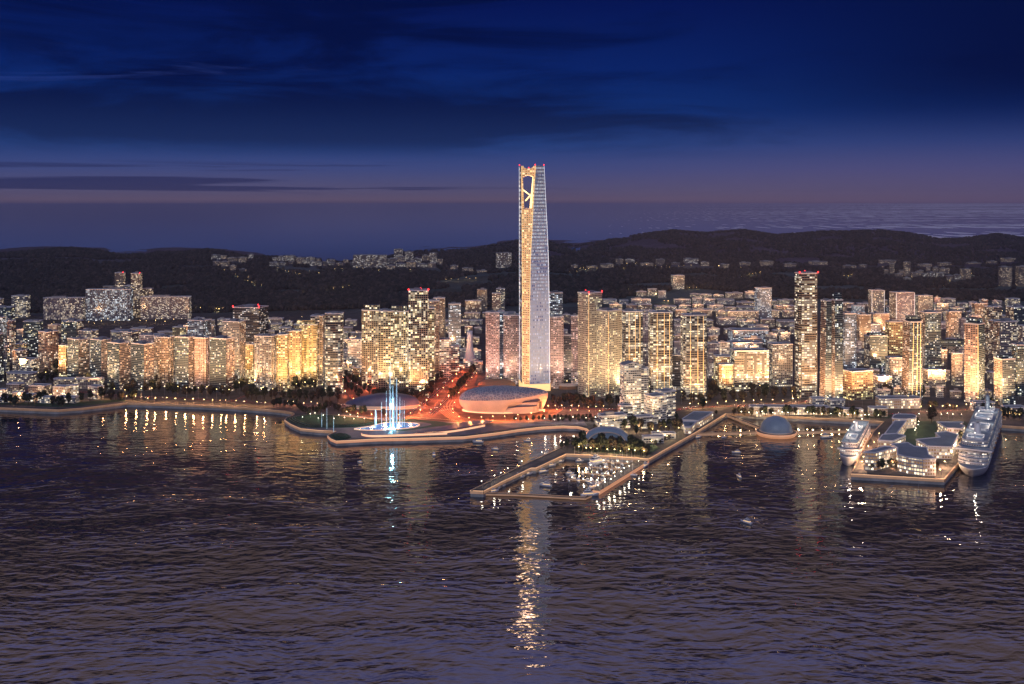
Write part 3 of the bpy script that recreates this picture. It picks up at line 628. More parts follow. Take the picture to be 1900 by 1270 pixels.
TW = [  # name, x0, x1, top, base, style, label, rot, ratio, foot, features
# hillside, left
('apartment_slab', 80, 159, 554, 594, 'mauve', 'wide low slab of flats on the far left slope, under the forest', 4, .2, 'bays', ''),
('apartment_slab', 159, 247, 538, 596, 'blue', 'tallest and widest bluish slab in front of the twin hillside towers', 3, .22, 'bays', ''),
('apartment_slab', 230, 252, 531, 590, 'gray', 'narrow grey block right behind the tallest bluish slab', 0, .6, 'box', ''),
('apartment_tower', 213, 233, 507, 588, 'brown', 'left one of the twin hillside towers with a red roof light', 0, .8, 'box', 'red1'),
('apartment_tower', 243, 264, 508, 590, 'brown', 'right one of the twin hillside towers with a red roof light', 0, .8, 'box', 'red1'),
('apartment_block', 191, 214, 532, 584, 'far', 'dim block tucked left of the twin hillside towers', 0, .5, 'box', 'flat'),
('apartment_block', 264, 285, 536, 587, 'brown', 'short brown block right beside the twin hillside towers', 0, .6, 'box', ''),
('apartment_slab', 261, 355, 552, 593, 'mauve', 'long greyish slab on the slope right of the twin hillside towers', 3, .2, 'bays', ''),
('apartment_tower', 21, 56, 550, 591, 'gray', 'square grey block alone before the forest at far left', 3, .5, 'box', ''),
('apartment_tower', -8, 7, 555, 590, 'brown', 'brown block cut by the left picture edge before the forest', 0, .8, 'box', ''),
('apartment_block', -20, 28, 571, 601, 'teal', 'low dark block at the left edge below the forest', 0, .4, 'box', ''),
# left city
('apartment_tower', -20, 13, 590, 688, 'blue', 'pale blue tower cut by the left picture edge', 0, .8, 'box', ''),
('apartment_tower', 6, 29, 596, 673, 'brown', 'slim brown tower just right of the pale blue edge tower', 0, .8, 'box', ''),
('apartment_tower', -18, 7, 621, 710, 'teal', 'dark teal tower at the lower left picture edge', 0, .9, 'box', ''),
('apartment_tower', 43, 80, 597, 664, 'teal', 'broad dark tower standing behind the first pinkish left towers', 5, .7, 'box', ''),
('apartment_tower', 71, 109, 617, 694, 'brown', 'pinkish tower with a pale left face, left of three teal towers', 18, .8, 'box', ''),
('apartment_tower', 114, 155, 597, 668, 'teal', 'broad dark tower rising behind the first teal riverside tower', 6, .7, 'box', ''),
('apartment_tower', 146, 183, 615, 682, 'gray', 'grey green tower behind the first and second teal riverside towers', 8, .7, 'box', ''),
('apartment_tower', 29, 51, 639, 674, 'gold', 'short glowing cream tower low between brown towers at far left', 0, .8, 'box', ''),
('office_block', 35, 72, 668, 696, 'white', 'low cream office with a tilted roof at far left', 10, .7, 'box', 'flat'),
('apartment_tower', 109, 127, 642, 702, 'gold', 'narrow warm tower wedged left of the first teal riverside tower', 0, .8, 'box', ''),
('apartment_tower', 125, 166, 631, 706, 'teal', 'first teal riverside tower from the left, with a brown side', 24, .8, 'box', ''),  # brown side is street glow put into the wall colour
('apartment_tower', 168, 207, 632, 708, 'teal', 'second teal riverside tower from the left, with a brown side', 24, .8, 'box', ''),  # brown side is street glow put into the wall colour
('apartment_tower', 199, 242, 638, 724, 'teal', 'third teal riverside tower from the left, lit gold on its side', 24, .8, 'box', ''),
('apartment_tower', 244, 286, 640, 726, 'teal', 'fourth teal riverside tower from the left, beside a broad brown one', 22, .8, 'box', ''),
('apartment_tower', 207, 258, 617, 694, 'gray', 'wide grey tower seen between the third and fourth teal towers', 6, .6, 'box', ''),
('apartment_block', 241, 285, 611, 668, 'brown', 'brown block peeping over the fourth teal riverside tower', 4, .5, 'box', ''),
('apartment_tower', 258, 305, 623, 700, 'mauve', 'mauve tower behind the gap right of the fourth teal tower', 4, .6, 'box', ''),
('apartment_tower', 286, 324, 627, 718, 'brown', 'broad brown tower right of the fourth teal riverside tower', 10, .7, 'bays', ''),
('apartment_tower', 325, 362, 627, 724, 'teal', 'dark blue tower between two pinkish towers, left centre', 14, .7, 'box', ''),
('apartment_tower', 348, 392, 596, 700, 'blue', 'tall pale topped tower behind the left centre pink tower', 16, .7, 'box', ''),
('apartment_tower', 361, 391, 628, 722, 'pink', 'pink lit tower between the two dark blue front towers', 6, .8, 'bays', ''),
('apartment_tower', 389, 435, 630, 729, 'teal', 'dark blue front tower with a brown right side, left centre', 20, .6, 'box', ''),  # brown side is street glow put into the wall colour
('apartment_tower', 412, 456, 598, 716, 'gray', 'tall grey tower with an orange lit foot left of the black tower', 8, .7, 'box', ''),
('office_tower', 432, 498, 572, 704, 'dark', 'broad black topped tower with red roof lights, left centre', 10, .7, 'box', 'red'),
('apartment_tower', 452, 474, 640, 712, 'gold', 'narrow amber tower below and left of the black topped tower', 0, .8, 'box', ''),
('apartment_tower', 472, 514, 625, 729, 'gray', 'dense grey windowed tower in front of the black topped tower', 6, .7, 'bays', ''),
('apartment_tower', 513, 536, 622, 727, 'gold', 'first bright gold tower from the left', 0, .8, 'box', ''),
('apartment_tower', 534, 559, 615, 724, 'gold', 'second bright gold tower from the left', 5, .8, 'bays', ''),
('apartment_tower', 546, 590, 596, 719, 'gold', 'widest and tallest of the bright gold towers', 4, .7, 'bays', 'crown'),
('apartment_tower', 576, 602, 587, 716, 'brown', 'slim brown gold tower left of the rounded riverside tower', 0, .8, 'box', ''),
('apartment_tower', 601, 639, 583, 732, 'band', 'rounded dark banded tower just left of the diagonal red road', 0, .8, 'round', ''),
('office_block', 645, 671, 631, 692, 'white', 'white windowed block with a flat blue roof, left of the grid towers', 8, .7, 'box', 'flat'),
('apartment_tower', 671, 709, 568, 716, 'grid', 'leftmost of the four tall yellow grid towers behind the fountain', 5, .7, 'notch', 'crown'),
('apartment_tower', 702, 732, 578, 721, 'grid', 'second of the yellow grid towers, lower and nearer, behind the fountain', 4, .8, 'box', ''),
('apartment_tower', 721, 759, 570, 719, 'grid', 'third of the yellow grid towers, touching the tallest one', 4, .7, 'notch', 'crown'),
('apartment_tower', 758, 795, 540, 735, 'grid', 'tallest yellow grid tower with red roof lights behind the fountain', 5, .8, 'box', 'red'),
('apartment_tower', 793, 816, 559, 704, 'brown', 'brown tower immediately behind the tallest grid tower', 0, .8, 'box', ''),
('apartment_tower', 794, 807, 573, 714, 'grid', 'narrow grid tower stuck to the right of the tallest one', 0, .9, 'box', ''),
('apartment_tower', 804, 826, 554, 646, 'brown', 'brown tower far back between the grid towers and the avenue', 0, .8, 'box', ''),
('office_tower', 832, 855, 565, 652, 'blue', 'dark blue office tower far back above the avenue', 6, .8, 'box', ''),
('apartment_block', 863, 893, 559, 583, 'brown', 'low brown block at the forest edge left of the square tower', 0, .4, 'box', ''),
('apartment_tower', 885, 904, 538, 577, 'far', 'square dim tower at the forest edge above the avenue', 0, .7, 'box', ''),
('apartment_tower', 913, 929, 545, 582, 'brown', 'front one of two slim towers at the forest edge near the skyscraper', 0, .8, 'box', ''),
('apartment_tower', 921, 937, 537, 576, 'gray', 'rear one of two slim towers at the forest edge near the skyscraper', 0, .8, 'box', ''),
('office_block', 811, 837, 631, 701, 'white', 'white sided block with blue roof left of the stone chimney', 14, .8, 'box', 'flat'),
('office_block', 836, 852, 643, 690, 'white', 'pale slim block between the white block and the stone chimney', 6, .8, 'box', 'flat'),
('apartment_tower', 902, 926, 581, 710, 'pink', 'pink striped tower left of the skyscraper, nearer the avenue', 4, .8, 'bays', ''),
('apartment_tower', 924, 936, 578, 706, 'blue', 'thin bluish tower between the two pink towers by the skyscraper', 0, .9, 'box', ''),
('apartment_tower', 935, 966, 586, 714, 'pink', 'pink striped tower touching the left side of the skyscraper', 4, .8, 'bays', ''),
# centre right
('office_tower', 1018, 1044, 544, 704, 'blue', 'blue tower directly behind the right side of the skyscraper', 0, .8, 'box', ''),
('apartment_tower', 1014, 1045, 589, 722, 'pink', 'pink and blue striped tower touching the skyscraper on its right', 8, .8, 'bays', ''),
('office_tower', 1045, 1060, 623, 714, 'dark', 'narrow dark tower in the gap right of the skyscraper', 0, .8, 'box', ''),
('apartment_tower', 1059, 1074, 587, 713, 'pink', 'narrow red brown tower left of the olive glass tower', 0, .8, 'box', ''),
('office_tower', 1072, 1117, 545, 738, 'olive', 'tall olive glass tower with red roof lights and a gold corner', 40, .85, 'box', 'red gold one'),
('office_tower', 1107, 1154, 578, 740, 'olive', 'lower olive glass tower with a gold corner, beside the tall one', 40, .85, 'box', 'gold one'),
('apartment_tower', 1153, 1193, 579, 716, 'band', 'first of three gold ribbed dark towers right of the olive ones', 4, .7, 'notch', 'gold mid'),
('apartment_block', 1192, 1206, 583, 700, 'mauve', 'strip of a mauve tower between the first two gold ribbed towers', 0, .8, 'box', ''),
('apartment_tower', 1202, 1249, 581, 729, 'band', 'second of three gold ribbed dark towers, right of the olive ones', 4, .7, 'notch', 'gold mid'),
('apartment_tower', 1262, 1312, 586, 742, 'band', 'third and brightest of the gold ribbed dark towers', 4, .7, 'notch', 'gold mid'),
('office_tower', 1246, 1266, 660, 724, 'dark', 'short dark block between the second and third ribbed towers', 0, .8, 'box', 'flat'),
('apartment_tower', 1150, 1190, 674, 778, 'white', 'white residential tower with a peaked blue roof by the harbour', 12, .8, 'box', 'pitch'),
('apartment_tower', 1186, 1203, 685, 774, 'white', 'slim white tower attached right of the peaked white tower', 8, .9, 'box', ''),
('apartment_block', 1215, 1254, 728, 779, 'white', 'rear one of the two white slabs with blue roofs by the harbour', 32, .8, 'box', 'flat'),
('apartment_block', 1195, 1237, 737, 788, 'white', 'front one of the two white slabs with blue roofs by the harbour', 32, .8, 'box', 'flat'),
('office_block', 1146, 1174, 754, 781, 'white', 'small white block at the foot of the peaked white tower', 14, .7, 'box', 'flat'),
# right
('apartment_tower', 1399, 1433, 536, 592, 'blue', 'twin faced tower standing out of the right hillside blocks', 10, .7, 'notch', ''),
('office_block', 1346, 1408, 579, 601, 'lowrise', 'long grey office block on the slope left of the banded tower', 3, .3, 'box', 'flat'),
('office_block', 1350, 1427, 614, 640, 'blue', 'wide office under a long blue roof, upper one of two', 4, .5, 'box', 'flat'),
('office_block', 1352, 1415, 637, 662, 'blue', 'wide office under a long blue roof, lower one of two', 4, .5, 'box', 'flat'),
('office_block', 1355, 1427, 652, 727, 'band', 'wide gold lit office with dark vertical slots in its front', 2, .5, 'box', 'slot flat'),
('office_block', 1424, 1471, 640, 718, 'gray', 'grey office with a bright lower half left of the banded tower', 6, .7, 'box', 'flat'),
('office_block', 1330, 1362, 678, 729, 'gold', 'small bright block at the left foot of the slotted office', 6, .7, 'oct', 'flat'),
('apartment_tower', 1312, 1335, 638, 703, 'mauve', 'pale tower right behind the brightest ribbed tower', 0, .7, 'box', ''),
('apartment_tower', 1324, 1355, 662, 707, 'gold', 'bright yellow block behind the small bright block', 0, .7, 'box', 'flat'),
('office_tower', 1473, 1518, 508, 738, 'band', 'tallest right hand tower with lit bands and three red roof lights', 6, .8, 'notch', 'red'),
('office_tower', 1520, 1550, 559, 751, 'teal', 'slim blue glass tower with a gold edge, front of a pair', 14, .9, 'box', 'gold one lean'),
('office_tower', 1543, 1564, 545, 753, 'teal', 'slim dark tower with a small lit crown, rear of a pair', 8, .9, 'box', 'crown'),
('apartment_tower', 1562, 1591, 583, 692, 'blue', 'curved blue white tower behind the golden office block', 0, .8, 'round', ''),
('office_block', 1563, 1620, 691, 744, 'ochre', 'golden brown office block with a folded front', 20, .6, 'box', 'flat'),
('office_tower', 1603, 1647, 621, 684, 'teal', 'broad dark blue tower with a set back top, right side', 6, .7, 'box', 'crown'),
('apartment_tower', 1607, 1634, 603, 645, 'blue', 'short blue block rising behind the broad dark blue tower', 0, .7, 'box', ''),
('apartment_tower', 1611, 1641, 540, 602, 'gray', 'grey tower with pale edges on the right slope, first of three', 4, .7, 'box', 'strip'),
('apartment_tower', 1650, 1697, 544, 620, 'mauve', 'wide violet tower with pale edges on the right slope', 12, .6, 'box', 'strip'),
('apartment_tower', 1697, 1731, 550, 594, 'gray', 'short grey tower touching the wide violet tower on its right', 0, .6, 'box', ''),
('apartment_tower', 1643, 1675, 598, 660, 'ochre', 'amber tower below the wide violet tower', 0, .7, 'box', ''),
('apartment_tower', 1614, 1650, 583, 628, 'brown', 'dark brown block below the first grey right slope tower', 0, .6, 'box', ''),
('apartment_tower', 1590, 1616, 585, 656, 'brown', 'brown tower right of the curved blue white tower', 0, .7, 'box', ''),
('office_tower', 1672, 1712, 589, 746, 'teal', 'left leaning dark tower with a gold line, nearest the terminal', 6, .9, 'box', 'gold mid lean crown'),
('office_tower', 1706, 1746, 581, 702, 'teal', 'dark teal tower immediately behind the leaning dark tower', 6, .7, 'box', ''),
('apartment_tower', 1712, 1738, 602, 668, 'blue', 'pale blue tower in front of the dark teal tower', 0, .7, 'box', ''),
('office_tower', 1789, 1827, 593, 753, 'teal', 'tall dark tower with a gold corner line left of the wide ones', 42, .9, 'box', 'gold one crown'),
('apartment_tower', 1825, 1859, 570, 694, 'brown', 'tall brown tower behind the gold cornered dark tower', 4, .7, 'box', ''),
('apartment_tower', 1834, 1889, 598, 702, 'gray', 'broad two tone tower near the right picture edge', 16, .7, 'box', ''),
('office_tower', 1844, 1884, 662, 756, 'teal', 'nearest dark green tower near the right edge, stepped at the top', 14, .8, 'box', 'crown'),
('apartment_tower', 1866, 1906, 571, 655, 'teal', 'teal and red tower cut by the right picture edge', 16, .7, 'box', ''),
('office_tower', 1877, 1912, 641, 736, 'teal', 'dark tower cut by the right edge behind the nearest green one', 4, .8, 'box', ''),
('apartment_tower', 1755, 1784, 579, 645, 'brown', 'square brown tower in the middle of the right city', 0, .7, 'box', ''),
('apartment_tower', 1779, 1797, 593, 656, 'mauve', 'narrow violet tower right of the square brown tower', 0, .8, 'box', ''),
('apartment_tower', 1803, 1833, 564, 610, 'brown', 'flat topped brown tower on the slope near the right edge', 0, .5, 'box', ''),
('apartment_block', 1643, 1675, 665, 718, 'gray', 'grey white block right of the golden office block', 6, .7, 'box', 'flat'),
('office_block', 1712, 1755, 688, 720, 'lowrise', 'cream block with a blue roof under the bridge building', 4, .6, 'box', 'flat'),
('office_block', 1765, 1787, 657, 717, 'lowrise', 'small cream block left of the gold cornered dark tower', 4, .8, 'box', 'flat'),
('office_block', 1620, 1655, 700, 730, 'lowrise', 'cream block with a sloping blue roof right of the golden office', 10, .6, 'box', 'flat'),
('office_block', 1622, 1712, 741, 759, 'terminal', 'long low glazed hall at the foot of the leaning dark tower', 2, .35, 'oct', 'flat'),
('apartment_tower', 1888, 1925, 606, 702, 'mauve', 'violet tower cut by the right picture edge above the dark one', 0, .7, 'box', ''),
# far hill
('apartment_slab', 655, 718, 474, 497, 'farcool', 'large dark slab with white windows on the far central hill', 0, .25, 'box', ''),
('apartment_tower', 731, 748, 463, 484, 'farcool', 'highest small tower of the far central hill village', 0, .7, 'box', ''),
('apartment_tower', 920, 949, 470, 497, 'farcool', 'isolated dark block on the slope left of the skyscraper', 0, .6, 'box', ''),
('apartment_tower', 1245, 1270, 512, 538, 'gray', 'solitary grey block beside the pale lawns on the right hill', 5, .7, 'box', ''),
('apartment_tower', 1852, 1878, 496, 532, 'far', 'left one of two dim red brown towers on the far right hill', 0, .6, 'box', ''),
('apartment_tower', 1884, 1910, 495, 532, 'far', 'right one of two dim red brown towers on the far right hill', 0, .6, 'box', ''),
('apartment_tower', 1676, 1690, 487, 513, 'far', 'dim brown tower above the far right hill village', 0, .7, 'box', ''),
('apartment_tower', 1650, 1660, 490, 508, 'far', 'thin dim tower left of the far right hill village', 0, .7, 'box', ''),
('apartment_block', 1781, 1802, 500, 519, 'far', 'small pale tower at the end of the far right terraces', 0, .7, 'box', ''),
# low houses by the left quay
('office_block', 9, 72, 694, 718, 'lowrise', 'low hall with a wavy blue roof near the left edge', 6, .4, 'oct', 'flat'),
('office_block', 98, 194, 704, 722, 'lowrise', 'very long low curved block at the feet of the teal towers', 2, .16, 'oct', 'flat'),
('house_block', 12, 46, 714, 733, 'lowrise', 'first of three cream blocks in the upper quayside row', 6, .6, 'box', 'flat'),
('house_block', 53, 95, 717, 737, 'lowrise', 'second of three cream blocks in the upper quayside row', 6, .6, 'box', 'flat'),
('house_block', 98, 130, 719, 738, 'terminal', 'third of three cream blocks in the upper quayside row', 6, .7, 'box', 'flat'),
('house_block', 127, 146, 716, 735, 'white', 'small orange sided block behind the third quayside block', 6, .7, 'box', 'flat'),
('house_block', 163, 193, 719, 742, 'lowcool', 'tilted block alone at the right end of the quayside houses', 24, .6, 'box', 'flat'),
('house_block', -12, 14, 724, 739, 'terminal', 'low block cut by the left edge in the quayside rows', 4, .6, 'box', 'flat'),
('house_block', 23, 45, 729, 741, 'terminal', 'small white pavilion in the middle of the quayside houses', 4, .5, 'box', 'flat'),
('house_block', 46, 68, 733, 746, 'white', 'white block in the lowest quayside row, under the second cream one', 6, .6, 'box', 'flat'),
('house_block', 0, 22, 738, 748, 'white', 'lowest white block near the left edge by the lawn', 6, .5, 'box', 'flat'),
('house_block', 70, 102, 738, 749, 'white', 'low white block just above the lawn, centre of its row', 8, .5, 'box', 'flat'),
('house_block', 108, 148, 738, 749, 'lowcool', 'long low block just above the lawn at the right of its row', 8, .4, 'box', 'flat'),
# right waterfront pavilions
('pavilion', 1388, 1540, 757, 771, 'terminal', 'longest low pavilion with a grey blue roof on the right quay', -2, .14, 'oct', 'flat'),
('pavilion', 1555, 1602, 761, 775, 'terminal', 'small glowing pavilion on the quay right of the longest one', -2, .35, 'box', 'flat'),
('pavilion', 1609, 1648, 759, 774, 'terminal', 'blue roofed pavilion beside the bridgehead of the terminal pier', -6, .6, 'oct', 'flat'),
('office_block', 1502, 1530, 740, 757, 'lowcool', 'low white windowed block at the left foot of the slim glass pair', 4, .6, 'box', 'flat'),
('office_block', 1534, 1568, 743, 758, 'lowcool', 'low white windowed block at the right foot of the slim glass pair', 4, .6, 'box', 'flat'),
('office_block', 1800, 1846, 748, 764, 'lowcool', 'low block behind the large cruise ship funnel', 4, .5, 'box', 'flat'),
('office_block', 1856, 1905, 757, 771, 'lowrise', 'low block on the quay at the right picture edge', 4, .5, 'box', 'flat'),
('pavilion', 1109, 1163, 773, 797, 'white', 'two level glowing white pavilion behind the arched hall', 14, .5, 'box', 'podium'),
('pavilion', 1176, 1212, 775, 797, 'white', 'lit white pavilion under trees in front of the white slabs', 14, .5, 'box', 'flat'),
('pavilion', 1208, 1254, 806, 815, 'white', 'rear one of two low white boxes near the peninsula edge', 4, .4, 'box', 'flat'),
('pavilion', 1191, 1232, 812, 823, 'white', 'front one of two low white boxes near the peninsula edge', 4, .4, 'box', 'flat'),
]
for t in TW:
    nm, x0, x1, yt, yb, sty, lab, rot, ratio, fk, feat = t
    building(nm, x0, x1, yt, yb, sty, lab, rot, ratio, fk, feat, cat={'pavilion': 'pavilion', 'office_tower': 'tower', 'apartment_tower': 'tower'}.get(nm, 'building'))

# rows of smaller blocks behind; each row is numbered from the left among what can be seen of it
ORD = ['first', 'second', 'third', 'fourth', 'fifth', 'sixth', 'seventh', 'eighth', 'ninth', 'tenth', 'eleventh', 'twelfth', 'thirteenth', 'fourteenth', 'fifteenth', 'sixteenth', 'seventeenth', 'eighteenth', 'nineteenth', 'twentieth', 'twenty-first', 'twenty-second', 'twenty-third', 'twenty-fourth', 'twenty-fifth', 'twenty-sixth', 'twenty-seventh']
COL = {'brown': 'brown', 'gray': 'grey', 'mauve': 'violet', 'pink': 'pink', 'blue': 'bluish', 'lowrise': 'tan', 'lowcool': 'pale', 'far': 'brown', 'farcool': 'dim', 'gold': 'golden', 'white': 'white', 'teal': 'teal', 'dark': 'black', 'band': 'banded', 'terminal': 'cream'}
def visible(x0, x1, yt, yb):
    g = 0; n = 0
    for i in range(8):
        for j in range(4):
            x = x0+(x1-x0)*(i+.5)/8; y = yt+(yb-yt)*(j+.5)/5; n += 1
            if not any(r[0] <= x <= r[1] and r[2] <= y <= r[3] and r[3] > yb for r in RECTS+HID): g += 1
    return g/n
HID = [(964, 1020, 308, 727)]
FR = random.Random(21); FM = []
def fill(xa, xb, yb, hmin, hmax, wmin, wmax, stys, zone, gap=(1, 6), slope=0., name='apartment_block', jit=3, rot=6):
    if zone.startswith('faint'): jit = 5; hmin *= .7; hmax *= 1.25; gap = (gap[0]+1, gap[1]*1.6+4)
    if 'village' in zone: jit = 4.5; hmax *= 1.2
    x = xa; c = []
    while x < xb:
        w = FR.uniform(wmin, wmax); h = FR.uniform(hmin, hmax); y = yb+slope*(x-xa)+FR.uniform(-jit, jit)
        if x+w > xb+4: break
        r = (x, x+w, y-h, y)
        if visible(*r) > .22:
            pl = place(x, x+w, y, 0, .5); rad = math.hypot(pl[3], pl[4])/2
            if all(math.hypot(pl[0]-f[0], pl[1]-f[1]) > (rad+f[2])*.72 for f in FOOTS): c.append((r, FR.choice(stys)))
        x += w+FR.uniform(*gap)
    for i, (r, st) in enumerate(c):
        if 552 < yb < 720 and FR.random() < .42 and visible(r[0], r[1], r[2]+(r[3]-r[2])*.3, r[3]) > .45: FM.append(((r[0]+r[1])/2+1, r[3]+3.5))  # spot for an added mast that warms this block's face
        form = 'slim' if (r[3]-r[2]) > 1.5*(r[1]-r[0]) else 'long' if (r[1]-r[0]) > 2.4*(r[3]-r[2]) else 'boxy'
        building(name, *r, st, f'{form} {COL[st]} block, {ORD[min(i, 26)]} from left in {zone}', FR.uniform(-rot, rot), FR.uniform(.35, .75), 'box', '', 'building', group=zone)
lr = ['lowrise', 'lowrise', 'lowcool', 'gray', 'brown']; rr_ = ['brown', 'gray', 'mauve', 'pink', 'blue', 'lowrise']
# left
fill(0, 130, 690, 30, 55, 16, 28, ['brown', 'gray', 'mauve'], 'row behind the left quay houses')
fill(150, 330, 672, 30, 48, 18, 30, ['brown', 'mauve', 'gray'], 'row between the teal riverside towers')
fill(0, 420, 632, 14, 26, 18, 40, ['brown', 'gray', 'lowrise'], 'dim row under the left hillside slabs', (4, 22))
fill(320, 600, 650, 26, 44, 18, 32, ['brown', 'gray', 'gold'], 'row behind the gold towers')
fill(360, 670, 604, 8, 13, 14, 34, lr, 'upper row left of the grid towers')
fill(370, 670, 616, 8, 14, 14, 34, lr, 'second row left of the grid towers')
fill(495, 670, 630, 9, 16, 12, 26, lr, 'third row left of the grid towers')
fill(637, 672, 646, 12, 20, 10, 20, lr, 'fourth row left of the grid towers')
fill(637, 680, 668, 14, 24, 10, 18, ['white', 'lowcool'], 'row behind the white windowed block')
fill(637, 672, 700, 16, 26, 12, 16, ['gold', 'lowrise'], 'row at the top of the diagonal road')
# centre
fill(800, 965, 590, 6, 10, 14, 30, lr, 'upper row at the forest edge over the avenue')
fill(800, 910, 604, 7, 12, 12, 26, lr, 'second row over the avenue')
fill(800, 905, 622, 9, 16, 12, 24, lr, 'third row over the avenue')
fill(800, 905, 642, 10, 18, 12, 24, lr, 'fourth row over the avenue')
fill(800, 905, 664, 12, 22, 12, 22, ['white', 'lowrise', 'lowcool'], 'row beside the stone chimney')
fill(880, 905, 690, 12, 22, 10, 16, ['lowrise', 'lowcool'], 'row right of the stone chimney')
fill(1040, 1110, 600, 12, 22, 12, 22, lr, 'row right of the skyscraper')
fill(1040, 1075, 640, 18, 34, 12, 18, rr_, 'tall row right of the skyscraper')
# right hillside
fill(1180, 1232, 552, 7, 14, 12, 20, ['lowcool', 'gray'], 'cluster on the pale right lawns', (1, 4))
fill(1118, 1250, 563, 6, 9, 16, 50, ['lowcool', 'lowrise'], 'long row behind the olive towers')
fill(1280, 1420, 556, 7, 12, 14, 34, lr, 'top row of the right hillside', (0, 4))
fill(1250, 1480, 567, 7, 12, 14, 40, lr, 'second row of the right hillside', (0, 4))
fill(1130, 1480, 578, 7, 12, 16, 44, lr, 'third row of the right hillside', (0, 8))
fill(1190, 1480, 591, 8, 14, 16, 44, lr, 'fourth row of the right hillside', (1, 8))
fill(1250, 1600, 606, 8, 15, 16, 44, lr, 'fifth row of the right hillside', (1, 8))
fill(1250, 1600, 622, 10, 18, 16, 44, lr, 'sixth row of the right hillside', (1, 8))
fill(1250, 1600, 642, 12, 24, 16, 38, lr, 'seventh row of the right hillside', (1, 8))
fill(1250, 1480, 664, 14, 30, 14, 30, lr+['white'], 'eighth row of the right hillside', (1, 8))
fill(1250, 1480, 690, 16, 36, 14, 28, lr+['gold'], 'row behind the slotted office', (1, 8))
fill(1560, 1900, 572, 6, 18, 12, 30, rr_, 'top row of the right city', (0, 8))
fill(1560, 1900, 584, 8, 20, 12, 30, rr_, 'second row of the right city', (0, 8))
fill(1540, 1900, 598, 10, 26, 12, 30, rr_, 'third row of the right city', (0, 8))
fill(1540, 1900, 614, 12, 32, 14, 30, rr_, 'fourth row of the right city', (0, 8))
fill(1540, 1900, 634, 12, 36, 14, 30, rr_, 'fifth row of the right city', (1, 8))
fill(1560, 1900, 656, 14, 42, 14, 28, rr_, 'sixth row of the right city', (1, 8))
fill(1560, 1900, 682, 14, 36, 14, 28, rr_+['white'], 'seventh row of the right city', (1, 8))
fill(1580, 1900, 712, 12, 34, 14, 28, rr_+['white', 'lowcool'], 'eighth row of the right city', (1, 10))
fill(1560, 1900, 738, 10, 22, 14, 28, ['lowrise', 'lowcool', 'white'], 'row by the right coast road', (2, 12))
# far hills
fill(392, 475, 484, 4, 9, 8, 20, ['far', 'farcool'], 'upper village row on the far left hill', (0, 2))
fill(395, 460, 493, 4, 8, 8, 18, ['far'], 'lower village row on the far left hill', (0, 3), slope=.25)
fill(505, 640, 486, 5, 10, 8, 20, ['far', 'farcool'], 'upper village row left of the far dark slab', (0, 2))
fill(500, 660, 493, 4, 8, 8, 18, ['far', 'farcool'], 'lower village row left of the far dark slab', (0, 3))
fill(718, 818, 488, 8, 16, 10, 20, ['farcool', 'far'], 'upper village row right of the far dark slab', (0, 1))
fill(650, 818, 497, 5, 9, 10, 20, ['farcool', 'far'], 'lower village row right of the far dark slab', (0, 2))
fill(835, 910, 503, 4, 6, 14, 26, ['far'], 'faint row left of the isolated far block', (0, 3))
fill(1060, 1170, 498, 4, 7, 12, 26, ['far'], 'faint row on the hill right of the skyscraper', (1, 8), slope=-.06)
fill(1160, 1300, 489, 4, 8, 12, 30, ['far', 'farcool'], 'faint top row behind the pale lawns', (0, 5))
fill(1300, 1480, 494, 4, 8, 12, 30, ['far'], 'faint row under the right mountains', (2, 14))
fill(1500, 1680, 494, 3, 7, 14, 36, ['far'], 'faint row right of the tallest right tower', (2, 18))
fill(1660, 1790, 519, 4, 10, 8, 18, ['far', 'farcool'], 'terraced row of the far right hill village', (0, 2), slope=-.03)
fill(1640, 1760, 508, 5, 10, 8, 20, ['far'], 'upper row of the far right hill village', (0, 4))
fill(1700, 1900, 492, 3, 6, 14, 36, ['far'], 'faint row under the far right mountain', (2, 18))
print('buildings', NT_)
